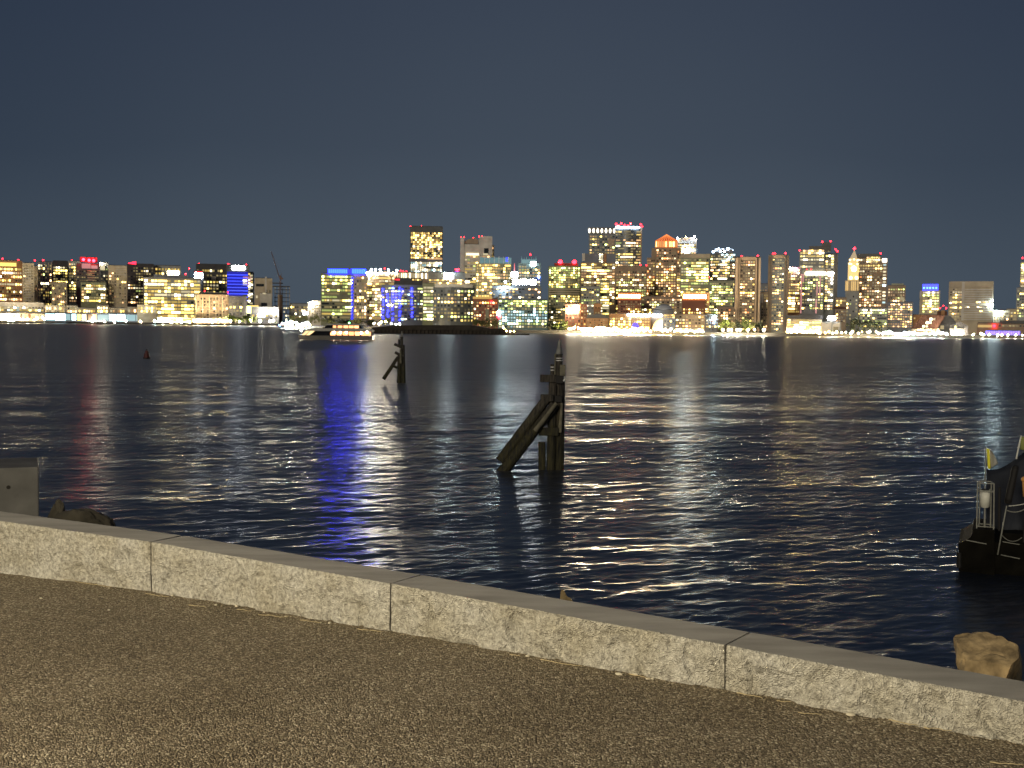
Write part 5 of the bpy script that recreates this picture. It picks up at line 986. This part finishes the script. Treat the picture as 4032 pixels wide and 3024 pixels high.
pile('pile', 2169, 1850, 2177, 1500, 18, -.12, 16, seed=2); pile('pile', 2199, 1855, 2205, 1500, 20, .0, 18.5, seed=3); pile('pile', 2188, 1848, 2192, 1505, 19, .42, 17, seed=4)
tp = pile('tall_pile', 2198, 1520, 2200, 1398, 15.5, -.05, 14.5, rag=.04, seed=5)
cp = MB().tube(q(2200, 1396, -.05), q(2203, 1338, -.05), 15.5 * k, 3.2 * k, 12, .05, 8).build('zinc_cap', ZINC, o)
MB().tube(q(2200, 1398, -.05), q(2200, 1394, -.05), 16.4 * k, 16.4 * k, 12).build('cap_band', IRON, o)
for y in (1411, 1420): MB().tube(q(2200, y, -.05), q(2200, y - 2.2, -.05), 16.3 * k, 16.3 * k, 14).build('reflective_band', TAPE, o)
pile('pale_plank', 2184, 1478, 2186, 1392, 3.2, -.2, 2.6, m=PLANK, n=6, rag=.05)
pile('short_pile', 2174, 1505, 2174, 1434, 7.5, -.1, 7, seed=6)
for y in (1446, 1458): MB().tube(q(2174, y, -.1), q(2174, y - 2.4, -.1), 8.4 * k, 8.4 * k, 12).build('reflective_band', TAPE, o)
beam(o, q, 'board', 2203, 2225, 1435, 1480, -.32, -.26, PLANK)
beam(o, q, 'cross_beam', 2126, 2190, 1475, 1503, -.42, -.14); beam(o, q, 'bracket', 2188, 2218, 1478, 1508, -.45, -.1, IRON)
MB().ball(q(2219, 1496, -.48), 4 * k, 8, 6).build('reflector', TAPE, o)
beam(o, q, 'cross_beam', 2128, 2178, 1551, 1577, -.55, -.2); beam(o, q, 'bracket', 2178, 2212, 1556, 1582, -.40, -.1, IRON)
beam(o, q, 'cross_beam', 2121, 2198, 1681, 1712, -.40, -.10); beam(o, q, 'water_gap_panel', 2135, 2157, 1640, 1677, -.06, -.03, GAPWATER)  # white panel stands in for bright water seen through a gap
pile('brace', 1972, 1812, 2150, 1570, 24, -.35, 19, seed=9); pile('brace', 2002, 1822, 2182, 1590, 23, -.50, 17, seed=10); pile('brace_splice', 2105, 1690, 2188, 1582, 9, -.72, 7, m=PLANK, seed=12, n=8)
pile('stub_pile', 2135, 1836, 2135, 1741, 16, .1, 15, seed=11)
pile('split_timber', 2204, 1700, 2212, 1585, 8, -.26, 5, m=PLANK, seed=13, n=7)
o, q, pile, k = dolphin('dark smaller-looking mooring dolphin farther out with one slanting brace', 1582, 1506, 116)
pile('pile', 1572, 1506, 1573, 1395, 8.5, -.1, 7.5, seed=20); pile('pile', 1589, 1507, 1587, 1358, 9, 0, 7.5, seed=21); pile('pile', 1580, 1506, 1581, 1380, 9, .4, 8, seed=22)
pile('tall_pile', 1582, 1400, 1582, 1328, 6.5, 0, 5, seed=23, rag=.05); MB().tube(q(1582, 1328), q(1582, 1304), 4.6 * k, 1.8 * k, 10, .05, 3).build('zinc_cap', ZINC, o); MB().tube(q(1582, 1331), q(1582, 1327), 6.4 * k, 6.4 * k, 10).build('cap_band', IRON, o)
pile('short_pile', 1573, 1360, 1573, 1336, 4, -.3, 4, seed=24)
for xa, ya, xb, yb in ((1554, 1355, 1586, 1370), (1557, 1386, 1590, 1405), (1548, 1440, 1566, 1448)): pile('cross_beam', xa, ya, xb, yb, 5.4, -.35, seed=int(xa), n=8)
pile('brace', 1511, 1492, 1569, 1405, 7, -.25, 6, seed=26)
pile('split_timber', 1580, 1430, 1578, 1375, 3.5, -.5, 2.5, m=PLANK, seed=27, n=6)

# ------------------------------------------------------------------ work barge at the edge of the frame
BY = 27.9; kb = BY / F_PX; bc = at(3900, 2270, BY)
BH = mat('tarred barge hull', (.006, .0055, .004), .95, var=.4, scale=3, bump=.4, spec=.08); BG = mat('galvanised rail', (.25, .25, .21), .55, .0, var=.2, scale=8); BT = mat('grey tarpaulin', (.026, .029, .036), .95, var=.2, scale=1.5, bump=.3)
def bq(px, py, dy=0): p = at(px, py, BY); return Vector((p.x - bc.x, dy, p.z))
bg_ = tag(empty('work_barge', (bc.x, BY, 0)), 'dark work barge with a stepped hull moored at the frame edge', 'barge')
def bpr(name, pts, m, y0, y1, par=bg_):
    v = [bq(x, y) for x, y in pts]; v = [(a.x, a.z) for a in v]
    if sum(v[i][0] * v[(i + 1) % len(v)][1] - v[(i + 1) % len(v)][0] * v[i][1] for i in range(len(v))) < 0: v.reverse()
    return MB().prism(v, y0, y1).build(name, m, par)
bpr('hull', [(3785, 2330), (3783, 2146), (3795, 2142), (3812, 2130), (3828, 2118), (3836, 2098), (3915, 2098), (3915, 2330)], BH, -.1, 2.2)
bpr('hull_side', [(3915.5, 2330), (3915.5, 2135), (4300, 2135), (4300, 2330)], BH, .05, 4.5)
bpr('rail_base', [(3835, 2098), (3835, 2084), (3916, 2084), (3916, 2098)], BH, -.14, .5)
bpr('deck_house', [(3942, 2134), (3942, 2100), (4300, 2100), (4300, 2134)], BH, .2, 4)
MB().tube(bq(3786, 2180, -.15), bq(3786, 2240, -.15), .06, .06, 10).build('rubbing_strake', IRON, bg_)
MB().tube(bq(3812, 2130, -.13), bq(3886, 2140, -.13), .012, .012, 6).build('edge_strip', BG, bg_)
for xa, ya, xb, yb in ((3944, 2130, 4005, 2137), (3938, 2182, 4006, 2192), (3955, 2268, 4010, 2276)): MB().tube(bq(xa, ya, .0), bq(xb, yb, .0), .010, .010, 6).build('edge_strip', BG, bg_)
rl = []
for x, dy in ((3850, 0), (3912, 0), (3900, .42), (3858, .42)): rl.append(MB().tube(bq(x, 2086, dy), bq(x + (2 if x > 3900 else 4), 1905, dy), .016, .016, 8).build('rail_post', BG, bg_))
for y in (1905, 1937, 2076): MB().path([bq(3853, y), bq(3914, y), bq(3903, y, .42), bq(3861, y, .42), bq(3853, y)], .013).build('rail_bar', BG, bg_)
MB().tube(bq(3932, 2090, .1), bq(3934, 1918, .1), .035, .03, 10).build('bollard_post', IRON, bg_)
MB().tube(bq(4020, 2130, .1), bq(4026, 1980, .1), .025, .02, 10).build('bollard_post', IRON, bg_)
# grey sheet over the cargo, sagging between its ridge points
P = []; Fc = []; nx, ny = 18, 10
for j in range(ny + 1):
    for i in range(nx + 1):
        fu, fv = i / nx, j / ny; px = 3884 + fu * 330; top = 1890 - fu * 150 + 18 * math.sin(fu * 9); py = 2098 + (top - 2098) * fv
        a = bq(px, py); P.append((a.x, .7 + 1.6 * fv + .08 * math.sin(fu * 22 + fv * 3), a.z))
for j in range(ny):
    for i in range(nx): kk = j * (nx + 1) + i; Fc.append((kk, kk + 1, kk + nx + 2, kk + nx + 1))
ts = MB().poly(P, Fc).build('tarpaulin', BT, None, True); ts.location = bg_.location; so = ts.modifiers.new('thick', 'SOLIDIFY'); so.thickness = .02
tag(ts, 'grey tarpaulin heaped over the cargo of the work barge', 'tarpaulin')
def loose(name, mb, m, label, cat, smooth=True):
    ob = mb.build(name, m, None, smooth); ob.location = bg_.location; return tag(ob, label, cat)
WHT = mat('white tank paint', (.60, .60, .52), .5, var=.15, scale=3)
t_ = tag(empty('drum', bg_.location), 'small white drum held inside the barge rail', 'drum')
a, b_ = bq(3880, 1998, .2), bq(3881, 1936, .2); MB().tube(a, b_, .118, .118, 18).build('body', WHT, t_, True); MB().tube(b_, b_ + Vector((0, 0, .03)), .10, .09, 16).build('lid', IRON, t_); MB().tube(a - Vector((0, 0, .04)), a, .08, .112, 16).build('foot', WHT, t_); MB().tube(bq(3879, 2084, .2), a, .02, .02, 8).build('stem', BG, t_)
YEL = mat('yellow pennant cloth', (.80, .72, .05), .7, var=.1); GRC = mat('grey pennant cloth', (.34, .33, .28), .8, var=.15); GNC = mat('green flag cloth', (.22, .24, .07), .8, var=.2)
def cloth(pts_fn, nx, ny, m, name, par, th=.006):
    P = [pts_fn(i / nx, j / ny) for j in range(ny + 1) for i in range(nx + 1)]; Fc = [(j * (nx + 1) + i, j * (nx + 1) + i + 1, (j + 1) * (nx + 1) + i + 1, (j + 1) * (nx + 1) + i) for j in range(ny) for i in range(nx)]
    ob = MB().poly(P, Fc).build(name, m, par, True); so = ob.modifiers.new('thick', 'SOLIDIFY'); so.thickness = th; return ob
f1 = tag(empty('pennant', bg_.location), 'yellow and grey pennant drooping from a thin pole on the barge', 'flag')
MB().tube(bq(3877, 2082, .25), bq(3884, 1764, .25), .016, .012, 8).build('pole', BG, f1)
cloth(lambda u, v: tuple(bq(3887 + u * 10 + v * 4, 1770 + v * 78 + u * 3, .22 + .02 * math.sin(u * 3 + v * 4))), 3, 8, YEL, 'yellow_strip', f1)
cloth(lambda u, v: tuple(bq(3897.4 + v * 4 + u * (27 * (v ** .6)), 1773 + v * 76 - u * v * 22, .24 + .05 * math.sin(u * 4 + v * 2))), 6, 8, GRC, 'grey_panel', f1)
f2 = tag(empty('signal_flag', bg_.location), 'olive green flag on a pale pole at the frame edge', 'flag')
MB().tube(bq(3996, 1818, .9), bq(4014, 1724, .9), .022, .016, 8).build('pole', WHT, f2)
cloth(lambda u, v: tuple(bq(4014 - v * 4 + u * 60, 1727 + v * 54 + u * 8, .9 + .05 * math.sin(u * 7 + v * 2))), 8, 5, GNC, 'cloth', f2)
MBf = MB().tube(bq(3964, 1970, -.1), bq(3991, 1834, -.1), .088, .078, 14, .03, 4).ball(bq(3964, 1970, -.1), .088, 12, 6, .7).ball(bq(3991, 1834, -.1), .078, 12, 6, .7)
loose('fender', MBf, IRON, 'long black tubular fender hanging aslant above the barge deck', 'fender')
loose('boat_hook', MB().tube(bq(3926, 2177, -.2), bq(3959, 1984, -.2), .017, .015, 8), BG, 'slim pale boat hook leaning against the barge side', 'boat hook')
def sag(a, b_, d, n=9): return [a.lerp(b_, i / n) - Vector((0, 0, d * 4 * (i / n) * (1 - i / n))) for i in range(n + 1)]
loose('mooring_rope', MB().path(sag(bq(3960, 2005, -.05), bq(4060, 1960, -.05), .14), .012), BG, 'pale rope looped from the fender toward the frame edge', 'rope')
loose('mooring_rope', MB().path(sag(bq(3942, 2105, -.02), bq(4014, 2108, -.02), .12), .008), BG, 'thin rope sagging low across the barge side', 'rope')
loose('mooring_rope', MB().path(sag(bq(3966, 1988, -.05), bq(4075, 1956, -.05), .03), .010), WHT, 'taut pale line stretched from the fender head to the orange float', 'rope')
OR = mat('orange float', (.62, .30, .07), .6, var=.2, scale=6)
fl = tag(empty('float_marker', bg_.location), 'orange round-headed float standing at the frame edge of the barge', 'float')
MB().ball(bq(4030, 1888, .3), .115, 14, 8, .75).build('head', OR, fl, True); MB().tube(bq(4029, 1955, .3), bq(4030, 1892, .3), .07, .09, 12).build('body', OR, fl, True); MB().tube(bq(4029, 2110, .3), bq(4029, 1955, .3), .02, .03, 8).build('stem', WHT, fl)

for ob in list(col.objects):                     # the barge and what it carries lie square to the line from the promenade
    if ob.parent is None and ob.name.split('.')[0] in ('work_barge', 'tarpaulin', 'drum', 'pennant', 'signal_flag', 'fender', 'boat_hook', 'mooring_rope', 'float_marker'): ob.rotation_euler.z = -math.atan2(bc.x, BY)

# pieces that belong to a part of their thing (a lamp of a crown, a dormer of a roof) go one level deeper
SUB = {'crown': ('blue_crown_light', 'crown_lamp', 'oval_light', 'fin', 'spike', 'blue_mast'), 'roof_sign_frame': ('red_lamp', 'red_tube'), 'penthouse': ('red_lamp',), 'stage': ('column',), 'shaft': ('clock_face', 'clock_hub', 'eagle_lamp'),
       'belfry': ('flood_lamp',), 'pitched_roof': ('dormer',), 'dark_roof': ('roof_peak',), 'lit_cornice': ('flood_light',), 'pyramid_roof': ('roof_rib',), 'blue_drum': ('blue_lamp',), 'chimney': ('warning_light',), 'archway': ('archway_inner',),
       'lower_cabin': ('bow_window', 'deck_lamp'), 'mast': ('mast_light',), 'tall_pile': ('zinc_cap', 'cap_band', 'reflective_band'), 'hoist_tower': (), 'drum': ('dome',), 'jib': ('jib_lattice',), 'rail_base': ('rail_post', 'rail_bar')}
def stem_(o): return o.name.split('.')[0]
kids = {}
for o in list(col.objects):
    if o.parent and o.parent.parent is None: kids.setdefault(o.parent, []).append(o)
for root, ch in kids.items():
    first = {}
    for c in ch: first.setdefault(stem_(c), c)
    for p_, names in SUB.items():
        if p_ in first and first[p_].data and tuple(first[p_].location) == (0, 0, 0) and tuple(first[p_].scale) == (1, 1, 1):
            for c in ch:
                if stem_(c) in names and c is not first[p_]: c.parent = first[p_]
    if 'lower_cabin' in first:
        for c in ch:
            if stem_(c) == 'cabin_window': c.parent = first['upper_cabin'] if c.data.vertices[0].co.z > fz(1296) else first['lower_cabin']
